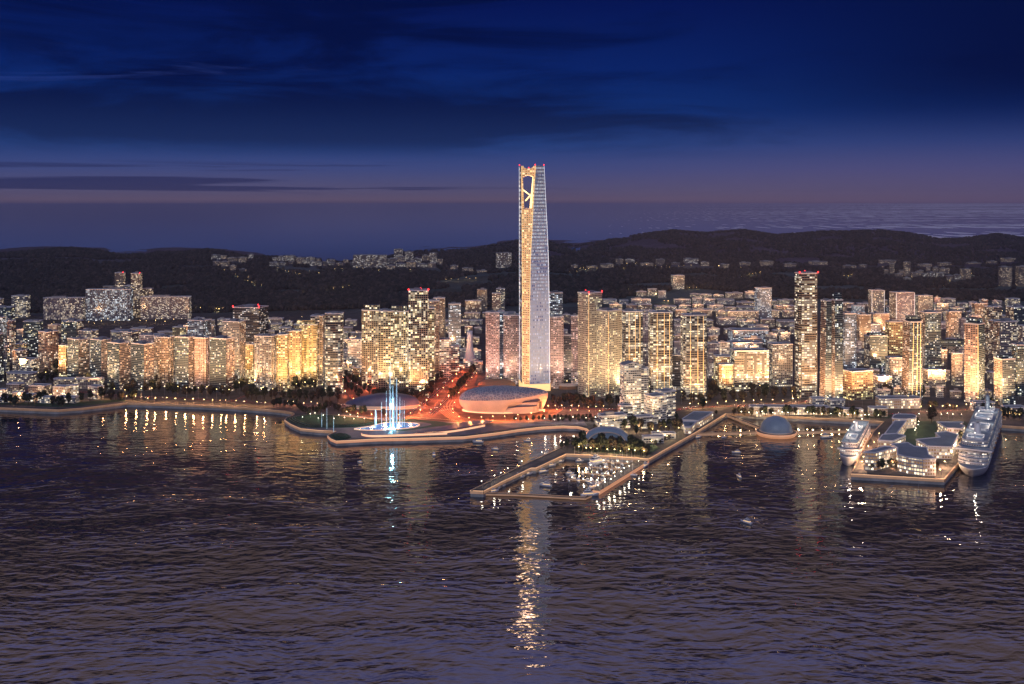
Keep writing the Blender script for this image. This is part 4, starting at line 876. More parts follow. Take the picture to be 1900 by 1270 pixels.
# ================================================================ the skyscraper
def hero():
    X0, Y0 = W(992, 727, LZ); k = Y0/F; Yc = Y0+32
    root = empty('skyscraper', (X0, Yc, LZ)); tag(root, 'very tall tapering skyscraper with a lit opening and concave top', 'skyscraper')
    zt = lambda py: CAMH-LZ-(py-HY)*k           # height over the ground at picture row py
    # (py, x of A left, B, C, D right) in picture columns
    rows = [(731, 964.2, 969.8, 981.8, 1020.5), (640, 964.2, 969.5, 982.2, 1020), (560, 964.2, 969.3, 983, 1019.2), (480, 964, 969, 984.2, 1017.8), (430, 964, 968.7, 987, 1015.8), (388, 964, 968.4, 989, 1013.6)]
    top = [(388, 964, 968.4, 989, 1013.6), (350, 963.9, 968, 991, 1011.8), (326, 963.9, 967.8, 992.6, 1010.6), (308, 963.8, 967.7, 993.8, 1009.8)]
    sx = lambda c: (c-992)*k*(1.0)
    def pts(r):
        py, A, B, C, D = r; q = (C-B)/26
        return zt(py), (sx(A), 26), (sx(B), -20), (sx(C), -32), (sx(D), -22), (sx(D)-5, 28)
    # zigzag front so the fins are part of the curtain wall; uv by hand
    def faces(rs, mb, sides):
        L = [pts(r) for r in rs]
        for a, b in zip(L[:-1], L[1:]):
            z0, z1 = a[0], b[0]; a, b = a[1:], b[1:]
            for (i, j, m, nf, dep) in sides:
                p0, p1, q0, q1 = a[i], a[j], b[i], b[j]
                Lw = math.dist(a[i], a[j]); n = nf*2
                ex = ((p1[0]-p0[0])/Lw, (p1[1]-p0[1])/Lw); nx, ny = ex[1], -ex[0]
                u0s = 0
                for s in range(n if nf else 1):
                    t0, t1 = (s/n, (s+1)/n) if nf else (0, 1); o = dep if (nf and s % 2) else 0
                    f = lambda A_, B_, t, o_: (A_[0]+(B_[0]-A_[0])*t+nx*o_, A_[1]+(B_[1]-A_[1])*t+ny*o_)
                    W_ = 3.3*nf*2 if nf else round(Lw/4)*4
                    A0, A1, B0, B1 = f(p0, p1, t0, o), f(p0, p1, t1, o), f(q0, q1, t0, o), f(q0, q1, t1, o)
                    mb.face([(*A0, z0), (*A1, z0), (*B1, z1), (*B0, z1)], m, [(W_*t0, z0), (W_*t1, z0), (W_*t1, z1), (W_*t0, z1)])
                    if nf and s:   # reveal between rib and recess
                        o2 = dep-o if True else 0
                        a0, b0 = f(p0, p1, t0, dep-o), f(q0, q1, t0, dep-o)
                        mb.face([(*a0, z0), (*A0, z0), (*B0, z1), (*b0, z1)], m, [(0, 0)]*4)
    mb = MB(); faces(rows, mb, [(1, 2, 1, 0, 0), (2, 3, 0, 7, .9), (3, 4, 0, 7, .9), (4, 0, 2, 0, 0), (0, 1, 2, 0, 0)])
    mb.build('shaft', [M['hero_front'], M['hero_warm'], M['hero_side']], root)
    # left wing, right mass, bridge around the opening
    def prismz(rs, getp, mats, top_=True):
        mb = MB(); rings = [(r, getp(r)) for r in rs]
        for (ra, A), (rb, B) in zip(rings[:-1], rings[1:]):
            n = len(A); u = 0; za, zb = zt(ra[0]), zt(rb[0])
            for i in range(n):
                j = (i+1) % n; L = math.dist(A[i], A[j])
                mb.face([(*A[i], za), (*A[j], za), (*B[j], zb), (*B[i], zb)], mats[i], [(u, za), (u+L, za), (u+L, zb), (u, zb)]); u += math.ceil(L)
        if top_: mb.face([(*p, zt(rs[-1][0])) for p in rings[-1][1]], 3)
        return mb
    MM = [M['hero_front'], M['hero_warm'], M['hero_side'], M['roof_dark']]
    wl = {388: 972.8, 350: 971, 326: 970.4, 308: 972}
    left = lambda r: [(sx(r[1]), 26), (sx(r[2]), -20), (sx(wl[r[0]]), -22.5), (sx(wl[r[0]])-1, 26)]
    prismz(top, left, [2, 1, 1, 2]).build('left_wing', MM, root)
    wr = {388: 987.2, 350: 988.6, 326: 989.6, 308: 990}
    mb = MB(); faces(top, mb, [(2, 3, 0, 7, .9), (3, 4, 0, 7, .9)])
    def rgt(r): p = pts(r); return [(sx(wr[r[0]]), -29.5), p[3], p[4], p[5], (sx(wr[r[0]]), 26)]
    L = [(zt(r[0]), rgt(r)) for r in top]
    for (za, A), (zb, B) in zip(L[:-1], L[1:]):
        for i, j, m in ((0, 1, 1), (3, 4, 2), (4, 0, 1)):
            l = math.dist(A[i], A[j]); mb.face([(*A[i], za), (*A[j], za), (*B[j], zb), (*B[i], zb)], m, [(0, za), (l, za), (l, zb), (0, zb)])
    mb.face([(*p, L[-1][0]) for p in L[-1][1]], 3)
    mb.build('right_wing', MM, root)
    # bridge with a concave upper edge and a rounded lower one
    br = MB(); n = 10; xa, xb = sx(967.9), sx(992.4); xi, xj = sx(971), sx(989.6)
    F_, B_ = [], []
    for i in range(n+1):
        t = i/n; x = xa+(xb-xa)*t; y = -20.4-11.4*t; zu = zt(308.5)-5.2*math.sin(math.pi*t)
        t2 = (x-xi)/(xj-xi); zl = zt(329)+(0 if not 0 < t2 < 1 else 4.2*math.sin(math.pi*t2)**.6)
        F_.append((x, y, zl, zu))
    for a, b in zip(F_[:-1], F_[1:]):
        for ya, yb in ((0, 0),):
            br.face([(a[0], a[1], a[2]), (b[0], b[1], b[2]), (b[0], b[1], b[3]), (a[0], a[1], a[3])], 0, [(a[0], a[2]), (b[0], b[2]), (b[0], b[3]), (a[0], a[3])])
            br.face([(b[0], 25, b[2]), (a[0], 25, a[2]), (a[0], 25, a[3]), (b[0], 25, b[3])], 0, [(b[0], b[2]), (a[0], a[2]), (a[0], a[3]), (b[0], b[3])])
            br.face([(a[0], a[1], a[3]), (b[0], b[1], b[3]), (b[0], 25, b[3]), (a[0], 25, a[3])], 1)
            br.face([(a[0], 25, a[2]), (b[0], 25, b[2]), (b[0], b[1], b[2]), (a[0], a[1], a[2])], 1)
    br.build('bridge', [M['hero_warm'], M['shell_light']], root)
    # slab closing the foot of the opening
    fl = MB(); z = zt(388)
    fl.prism([(sx(964), 26), (sx(968.4), -20), (sx(989), -32), (sx(1013.6), -22), (sx(1008.6), 28)][::-1][::-1], z-1, z+1.2, 1, 1, True, True); fl.build('sky_floor', [M['shell_light'], M['shell_light']], root)
    # bright leaning pillar and the two struts of the opening
    cb = MB()
    cb.tube((sx(984.6), -20, zt(389)), (sx(990.2), -26, zt(327)), 2.2, 2.0, n=10); cb.build('pillar', M['glow_column'], root)
    for a, b in (((971, 353), (984.4, 363)), ((975, 373), (985, 362))):
        s_ = MB(); s_.tube((sx(a[0]), -18, zt(a[1])), (sx(b[0]), -21, zt(b[1])), 1.2, 1.1); s_.build('strut', M['glow_column'], root)
    # lit edges
    for i, m_ in ((0, 'strip_gold'), (1, 'strip_gold'), (2, 'strip_white'), (3, 'strip_white')):
        e = MB(); rs = rows+top[1:]; L = [pts(r) for r in rs]
        idx = {0: 1, 1: 2, 2: 3, 3: 0}[i]
        e.loft([[(l[1+idx-1+0][0] if False else l[1:][idx][0]+dx, l[1:][idx][1]-.5+dy, l[0]) for dx, dy in ((-.55, -.55), (.55, -.55), (.55, .55), (-.55, .55))] for l in L], 0, False, True, True)
        e.build('edge_light', M[m_], root)
    # foot: lit lobby ring
    lb = MB(); a = rows[0]; p = pts(a)[1:]
    P = ccw([(x*1.04, y*1.04) for x, y in p]); lb.prism(P, -2, 15, 0, 1); lb.build('lobby', [M['entry_glow'], M['shell_light']], root)
    for x, y, z in ((sx(964), -10, zt(306)), (sx(993), -30, zt(306)), (sx(1009.5), -20, zt(306)), (sx(981), -26, zt(311.6))):
        s_ = MB(); s_.loft([[(x+1.0*q*math.cos(t), y+1.0*q*math.sin(t), z+h) for t in [2*math.pi*i/8 for i in range(8)]] for q, h in ((.6, -1.4), (1, -.4), (1, .8), (.4, 1.6))], 0, True, True, True)
        s_.tube((x, y, z-4), (x, y, z-1.2), .3, mat=1); s_.build('aviation_light', [M['lamp_red'], M['steel']], root, merge=False)
    for x, y, z, e, c, r in ((sx(980), -8, zt(345), 7e4, (1, .62, .42), 9), (sx(979), -8, zt(375), 4e4, (1, .62, .42), 9)):
        L = bpy.data.lights.new('crown_lamp', 'POINT'); L.energy = e; L.color = c; L.shadow_soft_size = r
        q = bpy.data.objects.new('crown_lamp', L); link(q, root); q.location = (x, y, z)
    return root
hero()

# ================================================================ landmarks
def blob(name, mats, X, Y, z0, a, b, h, ang, n=40, m=14, taper=0., flat=.75, skew=0., mat=0, parent=None, top_from=None, tilt=0.):
    """long rounded shell: superellipse plan with one end drawn out, smooth dome section"""
    mb = MB(); rings = []
    for k in range(m+1):
        ph = k/m*math.pi/2; rr = math.cos(ph)**flat; z = math.sin(ph)*h; ring = []
        for i in range(n):
            t = 2*math.pi*i/n; cx_, cy_ = math.cos(t), math.sin(t)
            ww = 1-taper*max(0, cx_)**1.5 if taper > 0 else 1-abs(taper)*max(0, -cx_)**1.5
            x = a*cx_*rr+skew*math.sin(ph); y = b*cy_*rr*ww; ring.append((x, y, z0+z*(1+tilt*x/a)))
        rings.append(ring)
    mb.loft(rings, mat, True, False, True)
    if top_from is not None:
        for i in range(len(mb.f)):
            kk = i//n
            if kk >= top_from: mb.m[i] = 1
    o = mb.build(name, mats, parent)
    if parent is None: o.location = (X, Y, 0); o.rotation_euler = (0, 0, ang)
    return o
def lattice_mat(name, c0, c1, sc):
    m = bpy.data.materials.new(name); m.use_nodes = True; t = NT(m.node_tree)
    tcn = t.n('ShaderNodeTexCoord')
    w = t.n('ShaderNodeTexNoise', i_Vector=tcn.outputs['Object'], i_Scale=.04, i_Detail=1.)
    v = t.n('ShaderNodeTexVoronoi', i_Vector=tcn.outputs['Object'], i_Scale=sc); v.feature = 'DISTANCE_TO_EDGE'
    p = t.n('ShaderNodeBsdfPrincipled', i_Roughness=.45)
    t.put(p.inputs['Base Color'], t.mix(t.smooth(v.outputs[0], .04, .16), (*c1, 1), (*c0, 1)))
    b = t.n('ShaderNodeBump', i_Height=t.smooth(v.outputs[0], .04, .2), i_Distance=-.7); t.put(p.inputs['Normal'], b.outputs[0])
    t.n('ShaderNodeOutputMaterial', i_Surface=p.outputs[0]); M[name] = m
lattice_mat('shell_lattice', (.2, .23, .32), (.42, .44, .5), .2)
# lens shaped hall behind the fountain
X, Y = W(707, 761, LZ); k = Y/F
r0 = empty('event_hall', (X, Y+22, LZ)); tag(r0, 'long dark lens shaped hall glowing orange along its foot behind the fountain', 'hall')
def lens(a, b, h, z0, m_, name, parent, n=48, m=10):
    mb = MB(); rings = []
    for kk in range(m+1):
        s = kk/m; ph = s*math.pi/2; rr = math.cos(ph)**.62
        ring = []
        for i in range(n):
            t = 2*math.pi*i/n; cx_, cy_ = math.cos(t), math.sin(t)
            left = max(0, -cx_); ww = 1-.45*left**2
            ring.append((a*math.copysign(abs(cx_)**.9, cx_)*rr, b*cy_*rr*ww, z0+h*math.sin(ph)*(1-.42*left**1.3*rr)))
        rings.append(ring)
    mb.loft(rings, 0, True, False, True); return mb.build(name, M[m_], parent)
lens(70*k, 26, 20, 7.2, 'hall_skin', 'roof_shell', r0)
mb = MB(); n = 48
rg = lambda sc, z: [(70*k*sc*math.copysign(abs(math.cos(t))**.9, math.cos(t)), 26*sc*math.sin(t)*(1-.45*max(0, -math.cos(t))**2), z) for t in [2*math.pi*i/n for i in range(n)]]
mb.loft([rg(.93, 1.2), rg(.985, 3.4), rg(1.0, 7.25)], 0, True, False, False); mb.build('lit_skirt', M['shell_light'], r0)
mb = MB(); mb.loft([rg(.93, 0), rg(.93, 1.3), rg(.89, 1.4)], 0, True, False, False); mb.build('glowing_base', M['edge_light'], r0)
mb = MB(); mb.loft([rg(1.16, .25), rg(1.15, .5)], 0, True); mb.build('apron', M['plaza_stone'], r0)
# the big stadium shell
X, Y = W(934, 768, LZ); k = Y/F
r1 = empty('shell_arena', (X, Y+30, LZ)); tag(r1, 'big pale shell arena with a blue latticed roof and a pointed right end', 'arena')
n = 56; m = 16
def plan(t, s):      # outline of the arena at section s, drawn out to the right
    c, q = math.cos(t), math.sin(t); ww = 1-.62*max(0, c)**1.4
    return (84*k*math.copysign(abs(c)**.92, c)*s, 34*q*s*ww)
mb = MB(); rings = []
for kk in range(m+1):
    s = kk/m
    ring = []
    for i in range(n):
        t = 2*math.pi*i/n; c = math.cos(t); lift = 6+8*max(0, -c)**.5*.4
        rim_z = 24+9*max(0, c)**1.2-4*max(0, -c)          # the rim climbs toward the right tip
        if s < .35:                                       # outer skirt leaning outward to the rim
            q = s/.35; x, y = plan(t, .86+.14*math.sin(q*math.pi/2)); z = rim_z*q
            if math.sin(t) < 0 and c > .05: z = z*.45+rim_z*.55*min(1, (1-.0))    # mouth: skirt hangs above the ground
        else:
            q = (s-.35)/.65; x, y = plan(t, math.cos(q*math.pi/2)**.75); z = rim_z+(46-rim_z)*math.sin(q*math.pi/2)**.9*(1-.25*max(0, c)*(1-q))
        ring.append((x, y, z))
    rings.append(ring)
kb = int(m*.42)
mb.loft(rings[:kb+1], 0, True, False, False); mb.build('pale_skirt', M['shell_light'], r1)
mb = MB(); mb.loft(rings[kb:], 0, True, False, True); mb.build('lattice_roof', M['shell_lattice'], r1)
mb = MB(); mb.loft([[(*plan(2*math.pi*i/n, .72), 0) for i in range(n)], [(*plan(2*math.pi*i/n, .8), 22) for i in range(n)]], 0, True); mb.build('lobby_wall', M['shell_light'], r1)
for (cx_, cy_, a, b, h) in ((30*k, -19, 30*k, 11, 15), (42*k, -12, 24*k, 11, 24)):     # two lower curved foyers under the mouth
    mb = MB(); hh = MB(); R1 = [[(cx_+a*sc*math.cos(t), cy_+b*sc*math.sin(t), z*(1-.35*max(0, -math.cos(t)))) for t in [2*math.pi*i/28 for i in range(28)]] for sc, z in ((1, 0), (1.02, h*.8), (1.1, h*.86), (1.1, h*.95))]
    mb.loft(R1[:2], 0, True, False, False); f_ = mb.build('foyer', M['shell_light'], r1); hh.loft(R1[2:], 0, True, True, True); hh.build('canopy_roof', M['hall_skin'], f_)
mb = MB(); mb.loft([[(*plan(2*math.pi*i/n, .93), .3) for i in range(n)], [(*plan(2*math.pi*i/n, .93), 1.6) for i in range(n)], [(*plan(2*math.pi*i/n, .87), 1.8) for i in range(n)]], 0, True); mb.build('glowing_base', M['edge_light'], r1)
# smaller brown shell behind
X, Y = W(921, 722, LZ)
r2 = empty('concert_shell', (X, Y+16, LZ)); tag(r2, 'small brown oval shell between the big arena and the pink towers', 'shell')
blob('roof_shell', [M['wood'], M['shell_light']], 0, 0, 3, 36*Y/F, 20, 15, 0, parent=r2)
blob('base_wall', M['shell_light'], 0, 0, 0, 33*Y/F, 18, 5, 0, parent=r2, flat=.2, m=4)
# little rounded pavilion right of the skyscraper
X, Y = W(1055, 724, LZ); r3 = empty('oval_pavilion', (X, Y+12, LZ)); tag(r3, 'small rounded tan pavilion under the red brown tower', 'pavilion')
blob('roof_shell', M['shell_light'], 0, 0, 7, 18*Y/F, 12, 4, 0, parent=r3, flat=.3, m=5)
mb = MB(); mb.loft([[(17*Y/F*math.cos(t), 11*math.sin(t), z) for t in [2*math.pi*i/24 for i in range(24)]] for z in (0, 7.3)], 0, True, False, False); mb.build('wall', M['wood'], r3)
# stone chimney on a stepped block
X, Y = W(871, 684, LZ); k = Y/F
r4 = empty('tapered_tower', (X, Y+18, LZ)); tag(r4, 'smooth pale tapering tower on a stepped block at the avenue end', 'tower')
mb = MB(); H = (684-616)*k
prof = [(14, 0), (12.2, .12), (9.2, .3), (7.4, .5), (6.6, .75), (6.4, 1.)]
mb.loft([[(a*k*.82*math.cos(t), a*k*.82*math.sin(t), 20*k*.6+H*.82*s) for t in [2*math.pi*i/28 for i in range(28)]] for a, s in prof], 0, True, False, True); mb.build('shaft', M['white_paint'], r4)
mb = MB(); mb.box(-20*k, 20*k, -16, 18, -1, 9*k, 0, 1); mb.box(-12*k, 12*k, -12, 14, 9*k+.01, 17*k, 0, 1); mb.build('stepped_base', [M['white'], M['roof']], r4)
# arched hall on the peninsula: half cylinder with ends
X, Y = W(1128, 832, LZ); k = Y/F
r5 = empty('arched_hall', (X, Y+20, LZ), R(-6)); tag(r5, 'large pale arched hall behind the row of big trees above the marina', 'hall')
mb = MB(); mb2 = MB(); n = 24; a, H, L = 46*k, 27*k*1.25, 22
prf = [(-a*math.copysign(abs(math.cos(t))**.85, math.cos(t)), H*math.sin(t)**.95 if math.sin(t) > 0 else 0) for t in [math.pi*i/n for i in range(n+1)]]
rings = [[(x*sc, y, z*sc) for x, z in prf] for y, sc in ((-L*.5, .80), (-L*.42, .9), (-L*.25, .97), (0, 1), (L*.5, .98), (L, .9), (L*1.3, .75))]
mb.loft(rings, 0, True, True, True, closed=False); mb.build('vault', M['dome_skin'], r5)
for i, (y, sc) in enumerate(((-L*.5, .80),)):
    mb2.loft([[(x*sc*q, y-e, z*sc*q) for x, z in prf] for q, e in ((1.04, -.1), (1.04, .6), (.97, .6))], 0, False, False, False, closed=False)
mb2.build('arch_rim', M['shell_light'], r5)

# dome on the water with its round deck and three causeways
X, Y = W(1440, 803, 4.); k = Y/F
r6 = empty('domed_pavilion', (X, Y, 0)); tag(r6, 'grey blue domed pavilion on a round orange lit deck in the harbour', 'pavilion')
mb = MB(); n = 48; rg = lambda r, z: [(r*math.cos(2*math.pi*i/n), r*math.sin(2*math.pi*i/n), z) for i in range(n)]
mb.loft([rg(33*k, -2), rg(35.5*k, 2.2), rg(37*k, 3), rg(37*k, 6.6), rg(36*k, 6.6)], 0, True, False, True); mb.m[-1] = 1; mb.build('round_deck', [M['quay_bright'], M['deck']], r6)
mb = MB(); Rr = 29.5*k; mb.loft([rg(Rr*math.cos(p), 6.7+Rr*.94*math.sin(p)) for p in [math.pi/2*j/12 for j in range(12)]]+[rg(.3, 6.7+Rr*.94)], 0, True); mb.build('dome', M['dome_skin'], r6)
mb = MB(); mb.loft([rg(Rr*1.02, 6.5), rg(Rr*1.02, 8.2), rg(Rr*.99, 8.4)], 0, True, False, False); mb.build('dome_ring', M['shell_light'], r6)
def causeway(line, wid, lab, zt=5.5, m_='quay_glow', name='causeway', hh=3.2):
    P = [W(a, b, zt) for a, b in line]; mb = MB(); A, B = [], []
    for i, p in enumerate(P):
        a, c = Vector(P[max(0, i-1)]), Vector(P[min(len(P)-1, i+1)]); e = (c-a).normalized(); nn = Vector((-e.y, e.x)); q = Vector(p)+nn*wid/2; r = Vector(p)-nn*wid/2
        A.append((q.x, q.y)); B.append((r.x, r.y))
    for i in range(len(P)-1):
        j = i+1
        mb.face([(*B[i], zt), (*B[j], zt), (*A[j], zt), (*A[i], zt)], 1)
        for S_ in (A, B):
            mb.face([(*S_[i], zt-hh), (*S_[j], zt-hh), (*S_[j], zt+.6), (*S_[i], zt+.6)], 0)
        mb.face([(*A[i], zt-hh), (*A[j], zt-hh), (*B[j], zt-hh), (*B[i], zt-hh)], 0)
    for i in (0, -1): mb.face([(*A[i], zt-hh), (*B[i], zt-hh), (*B[i], zt), (*A[i], zt)], 0)
    o = mb.build(name, [M[m_], M['deck']], merge=False); tag(o, lab, name.replace('_', ' '))
    r = Vector(P[-1])-Vector(P[0]); L = 0
    for i in range(len(P)-1):
        a, b = Vector(P[i]), Vector(P[i+1]); nn = int((b-a).length//28)
        for q in range(1, nn+1):
            c = a+(b-a)*q/(nn+1); pm = MB(); pm.tube((c.x, c.y, -6), (c.x, c.y, zt-3.1), 1.1, n=8); pm.build('pile', M['concrete'], o)
    return o
causeway([(1348, 769), (1412, 794)], 7, 'left upper causeway slanting down from the peninsula to the dome')
causeway([(1292, 805), (1405, 802)], 6, 'level causeway from the peninsula edge to the left of the dome')
causeway([(1476, 802), (1560, 800), (1636, 797)], 6, 'long causeway from the dome to the cruise terminal pier')
causeway([(897, 916), (960, 917.5), (1086, 924.5), (1094, 920)], 7, 'low thin breakwater closing the marina at the front', 2.4, 'quay_glow', 'breakwater', 1.6)
pt = [(1179, 852), (1102, 906), (1099, 910), (1113, 911.5), (1120, 907), (1208, 853)]
P = ccw([W(a, b, 5.) for a, b in pt]); mb = MB(); mb.prism(P, 0., 5., 0, 1); o = mb.build('marina_pier', [M['quay_bright'], M['deck']]); tag(o, 'broad straight pier with lamps on the right side of the marina', 'pier')
DOCKS = [((1116, 857.5), (1177, 861)), ((1090, 866.5), (1161, 872)), ((1077, 878), (1142, 883.5)), ((1052, 889.5), (1123, 895.5))]
for i, (a, b) in enumerate(DOCKS):
    causeway([a, b], 3.2, f'{["uppermost", "second", "third", "lowest"][i]} of the four floating docks full of boats', 1.4, 'quay_glow', 'floating_dock', .6)

# ================================================================ cruise terminal blocks: outlines of the roofs
TZ = 8.
def polyblock(pts, zr, lab, name='terminal_building', sty='terminal'):
    P = ccw([W(a, b, zr) for a, b in pts]); cx_ = sum(p[0] for p in P)/len(P); cy_ = sum(p[1] for p in P)/len(P)
    Q = [(x-cx_, y-cy_) for x, y in P]; root = empty(name, (cx_, cy_, TZ)); tag(root, lab, 'building')
    H = zr-TZ; mb = MB(); mb.prism(offset(Q, .6), -1, H, top=False); mb.build('wall', M[sty], root)
    rb = MB(); I = offset(Q, 1.5); n = len(Q); rb.prism(Q, H-.6, H+1.4, 0, 0, top=False)
    for i in range(n):
        j = (i+1) % n; rb.face([(*Q[i], H+1.4), (*Q[j], H+1.4), (*I[j], H+1.4), (*I[i], H+1.4)], 0); rb.face([(*I[j], H+.3), (*I[i], H+.3), (*I[i], H+1.4), (*I[j], H+1.4)], 0)
    rb.face([(*p, H+.3) for p in I], 1); o = rb.build('roof', [M['parapet'], M['roof']], root)
    bm = bmesh.new(); bm.from_mesh(o.data); bmesh.ops.triangulate(bm, faces=[f for f in bm.faces if len(f.verts) > 4], ngon_method='EAR_CLIP'); bm.to_mesh(o.data); bm.free()
    return root
q5 = lambda l: [(1530+a/5.135, 740+b/5.135) for a, b in l]
polyblock(q5([(640, 190), (655, 158), (700, 148), (840, 152), (880, 168), (870, 190), (780, 200), (700, 196)]), 24, 'rounded roofed block at the landward end of the cruise pier')
polyblock(q5([(665, 215), (785, 212), (690, 336), (565, 342)]), 24, 'long slanted blue roofed block along the left of the cruise pier')
polyblock(q5([(548, 345), (680, 335), (776, 358), (650, 410), (505, 400)]), 26, 'five sided block in the middle left of the cruise pier')
polyblock(q5([(368, 512), (570, 458), (688, 470), (490, 520)]), 34, 'tallest narrow block at the front left of the cruise pier')
polyblock(q5([(625, 436), (795, 422), (855, 458), (975, 468), (995, 540), (1065, 575), (940, 580), (790, 560), (690, 535), (692, 472)]), 32, 'largest crooked block with a curved glass front, front of cruise pier')
polyblock(q5([(868, 392), (1095, 370), (1050, 330), (1160, 316), (1280, 348), (1215, 465), (985, 458)]), 26, 'L shaped blue roofed block by the large cruise ship')
polyblock(q5([(1066, 225), (1325, 226), (1300, 250), (1340, 262), (1300, 290), (1165, 285)]), 24, 'notched blue roofed block at the rear right of the cruise pier')
q3 = lambda l: [(1080+a/5.94, 660+b/5.94) for a, b in l]
polyblock(q3([(1230, 620), (1450, 626), (1290, 722), (1085, 712)]), 20, 'large flat blue roofed shed on the peninsula, upper one', 'market_shed')
polyblock(q3([(1050, 728), (1265, 733), (1200, 795), (1125, 792), (1110, 745)]), 19, 'smaller flat blue roofed shed on the peninsula, lower one', 'market_shed')
# bridge building joining two far towers
x1, y1 = W(1713, 746, LZ); Yb_ = W(0, 700, LZ)[1]
xa, xb = (1712-CX)*Yb_/F, (1789-CX)*Yb_/F; za, zb = CAMH-(642-HY)*Yb_/F, CAMH-(630-HY)*Yb_/F
root = empty('bridge_building', ((xa+xb)/2, Yb_, LZ)); tag(root, 'raised horizontal bridge building joining the leaning tower and the gold cornered one', 'building')
w = (xb-xa)/2; mb = MB(); mb.box(-w, w, -10, 10, za-LZ, zb-LZ, 0, 1, bottom=True); mb.build('span', [M['teal'], M['roof_dark']], root)
for s in (-1, 1):
    mb = MB(); mb.box(s*w*.86-9, s*w*.86+9, -9, 9, -2, za-LZ-.05, 0, 0); mb.build('leg', M['mauve'], root)

# ================================================================ cruise ships
def ship(px0, py0, px1, py1, wid, H, lab, name, decks, twin):
    a, b = Vector(W(px0, py0)), Vector(W(px1, py1)); d = b-a; L = d.length; ang = math.atan2(d.y, d.x)
    root = empty(name, (a.x, a.y, 0), ang); tag(root, lab, 'ship')          # local +x runs from the near end to the far end
    B = wid/2; n = 26
    def hw(s, fl):   # half width at station s (0 near bow, 1 stern), fl = flare 0..1
        t = min(1, s/.2); return B*max(.0, (1-(1-t)**(2.6+2.2*fl)))**.8*(.92 if s > .97 else 1)
    rings = []; zs = [(-2, .62, .035), (0, .78, .025), (5, .92, .012), (10, 1., 0), (13.5, 1.02, -.012), (15, 1.02, -.014)]
    mb = MB(); st = [0, .004, .012, .03, .06, .1, .15, .22, .35, .5, .7, .88, .97, 1.0]
    for z, kf, x_off in zs:
        ring = [(L*max(0., s)+L*x_off*(1-s), -hw(s, kf)*kf, z) for s in st]+[(L*s+L*x_off*(1-s), hw(s, kf)*kf, z) for s in reversed(st)]
        rings.append(ring)
    mb.loft(rings, 0, True, False, False); mb.face(rings[-1], 1); mb.build('hull', [M['ship_white'], M['ship_deck']], root)
    # tiers of cabins, each set back from the bow, with a curved front
    z = 15.0; nt = decks; dz = (H-15)/nt
    for q in range(nt):
        s0 = (.055+.012*q) if q < nt-2 else .075+.012*q; s1 = .985-.012*max(0, q-2)-(.04 if q > nt-3 else 0); ww = B*(.985 if q < nt-2 else .86)
        fr = [(L*s0+ww*.55*(1-math.cos(t)), ww*math.sin(t)) for t in [-math.pi/2+math.pi*i/10 for i in range(11)]]
        P = fr+[(L*s1, ww), (L*s1, -ww)]; P = ccw(P)
        tb = MB(); tb.prism(P, z+.3, z+dz, 0, 1); sl = 'ship_side'
        dk = tb.build('cabin_deck', [M['ship_side'], M['ship_deck']], root)
        rb = MB(); rb.prism(offset(P, -.55), z+dz-.9, z+dz+.25, 0, 1); rb.build('railing', [M['white_paint'], M['ship_deck']], dk)
        z += dz
    # bridge wings
    wb = MB(); zb = 15+dz*(nt-2.6); wb.box(L*.085, L*.11, -B*1.25, B*1.25, zb, zb+2.6, 0, 1, bottom=True); wb.build('bridge_wing', [M['ship_white'], M['ship_deck']], root)
    for q, (s, l_, w_, h_) in enumerate(((.2, .09, .6, 3.5), (.42, .14, .7, 3.), (.66, .12, .66, 3.5), (.84, .07, .6, 3)) if twin else ((.3, .16, .6, 3), (.62, .16, .6, 3))):
        hb = MB(); P = [(L*(s-l_/2)+x*L*l_, y*B*w_) for x, y in ((.0, -.8), (.1, -1), (.9, -1), (1, -.8), (1, .8), (.9, 1), (.1, 1), (0, .8))]
        hb.prism(P, z+.1, z+h_, 0, 0, top=False); I = offset(P, 1.6)
        for i in range(8): j = (i+1) % 8; hb.face([(*P[i], z+h_), (*P[j], z+h_), (*I[j], z+h_), (*I[i], z+h_)], 0); hb.face([(*I[j], z+1.2), (*I[i], z+1.2), (*I[i], z+h_), (*I[j], z+h_)], 0)
        hb.face([(*p, z+1.2) for p in I], 1); hb.build('sun_deck', [M['ship_white'], M['ship_blue']], root)
    for s, r_, h_ in (((.3, 6.5, 15), (.86, 5.5, 24)) if twin else ((.55, 4.2, 14),)):
        fb = MB(); fb.loft([[(L*s+r_*1.25*q*math.cos(t)+sh, r_*.75*q*math.sin(t), z+h_*u) for t in [2*math.pi*i/16 for i in range(16)]] for u, q, sh in ((0, 1.1, 0), (.25, 1, .6), (.9, .86, 2), (1, .8, 2.2))], 0, True, False, True); fu = fb.build('funnel', M['ship_white'] if s < .8 else M['dome_skin'], root)
        cb = MB(); cb.tube((L*s+2.2, 0, z+h_), (L*s+3, 0, z+h_+3), r_*.3, r_*.26, n=8); cb.build('exhaust_pipe', M['steel'], fu)
    for s, yy in ((.18, 0), (.34, B*.5), (.5, -B*.5), (.66, B*.4), (.8, -B*.3), (.93, 0)):  # lamps added to make the ship look whiter
        q_ = MB(); q_.tube((L*s, yy, z), (L*s, yy, z+9), .2, .15, mat=1); q_.loft([[(L*s+.7*a*math.cos(t), yy+.7*a*math.sin(t), z+9+b) for t in [2*math.pi*i/8 for i in range(8)]] for a, b in ((.5, -.3), (1, 0), (.5, .5))], 0, True, True, True)
        dl = q_.build('added_deck_lamp', [M['lamp_white'], M['steel']], root, merge=False)
        Lg = bpy.data.lights.new('added_deck_light', 'POINT'); Lg.energy = 9000 if twin else 6000; Lg.color = (1, .86, .7); Lg.shadow_soft_size = 1; qo = bpy.data.objects.new('added_deck_light', Lg); link(qo, dl); qo.location = (L*s, yy, z+11)
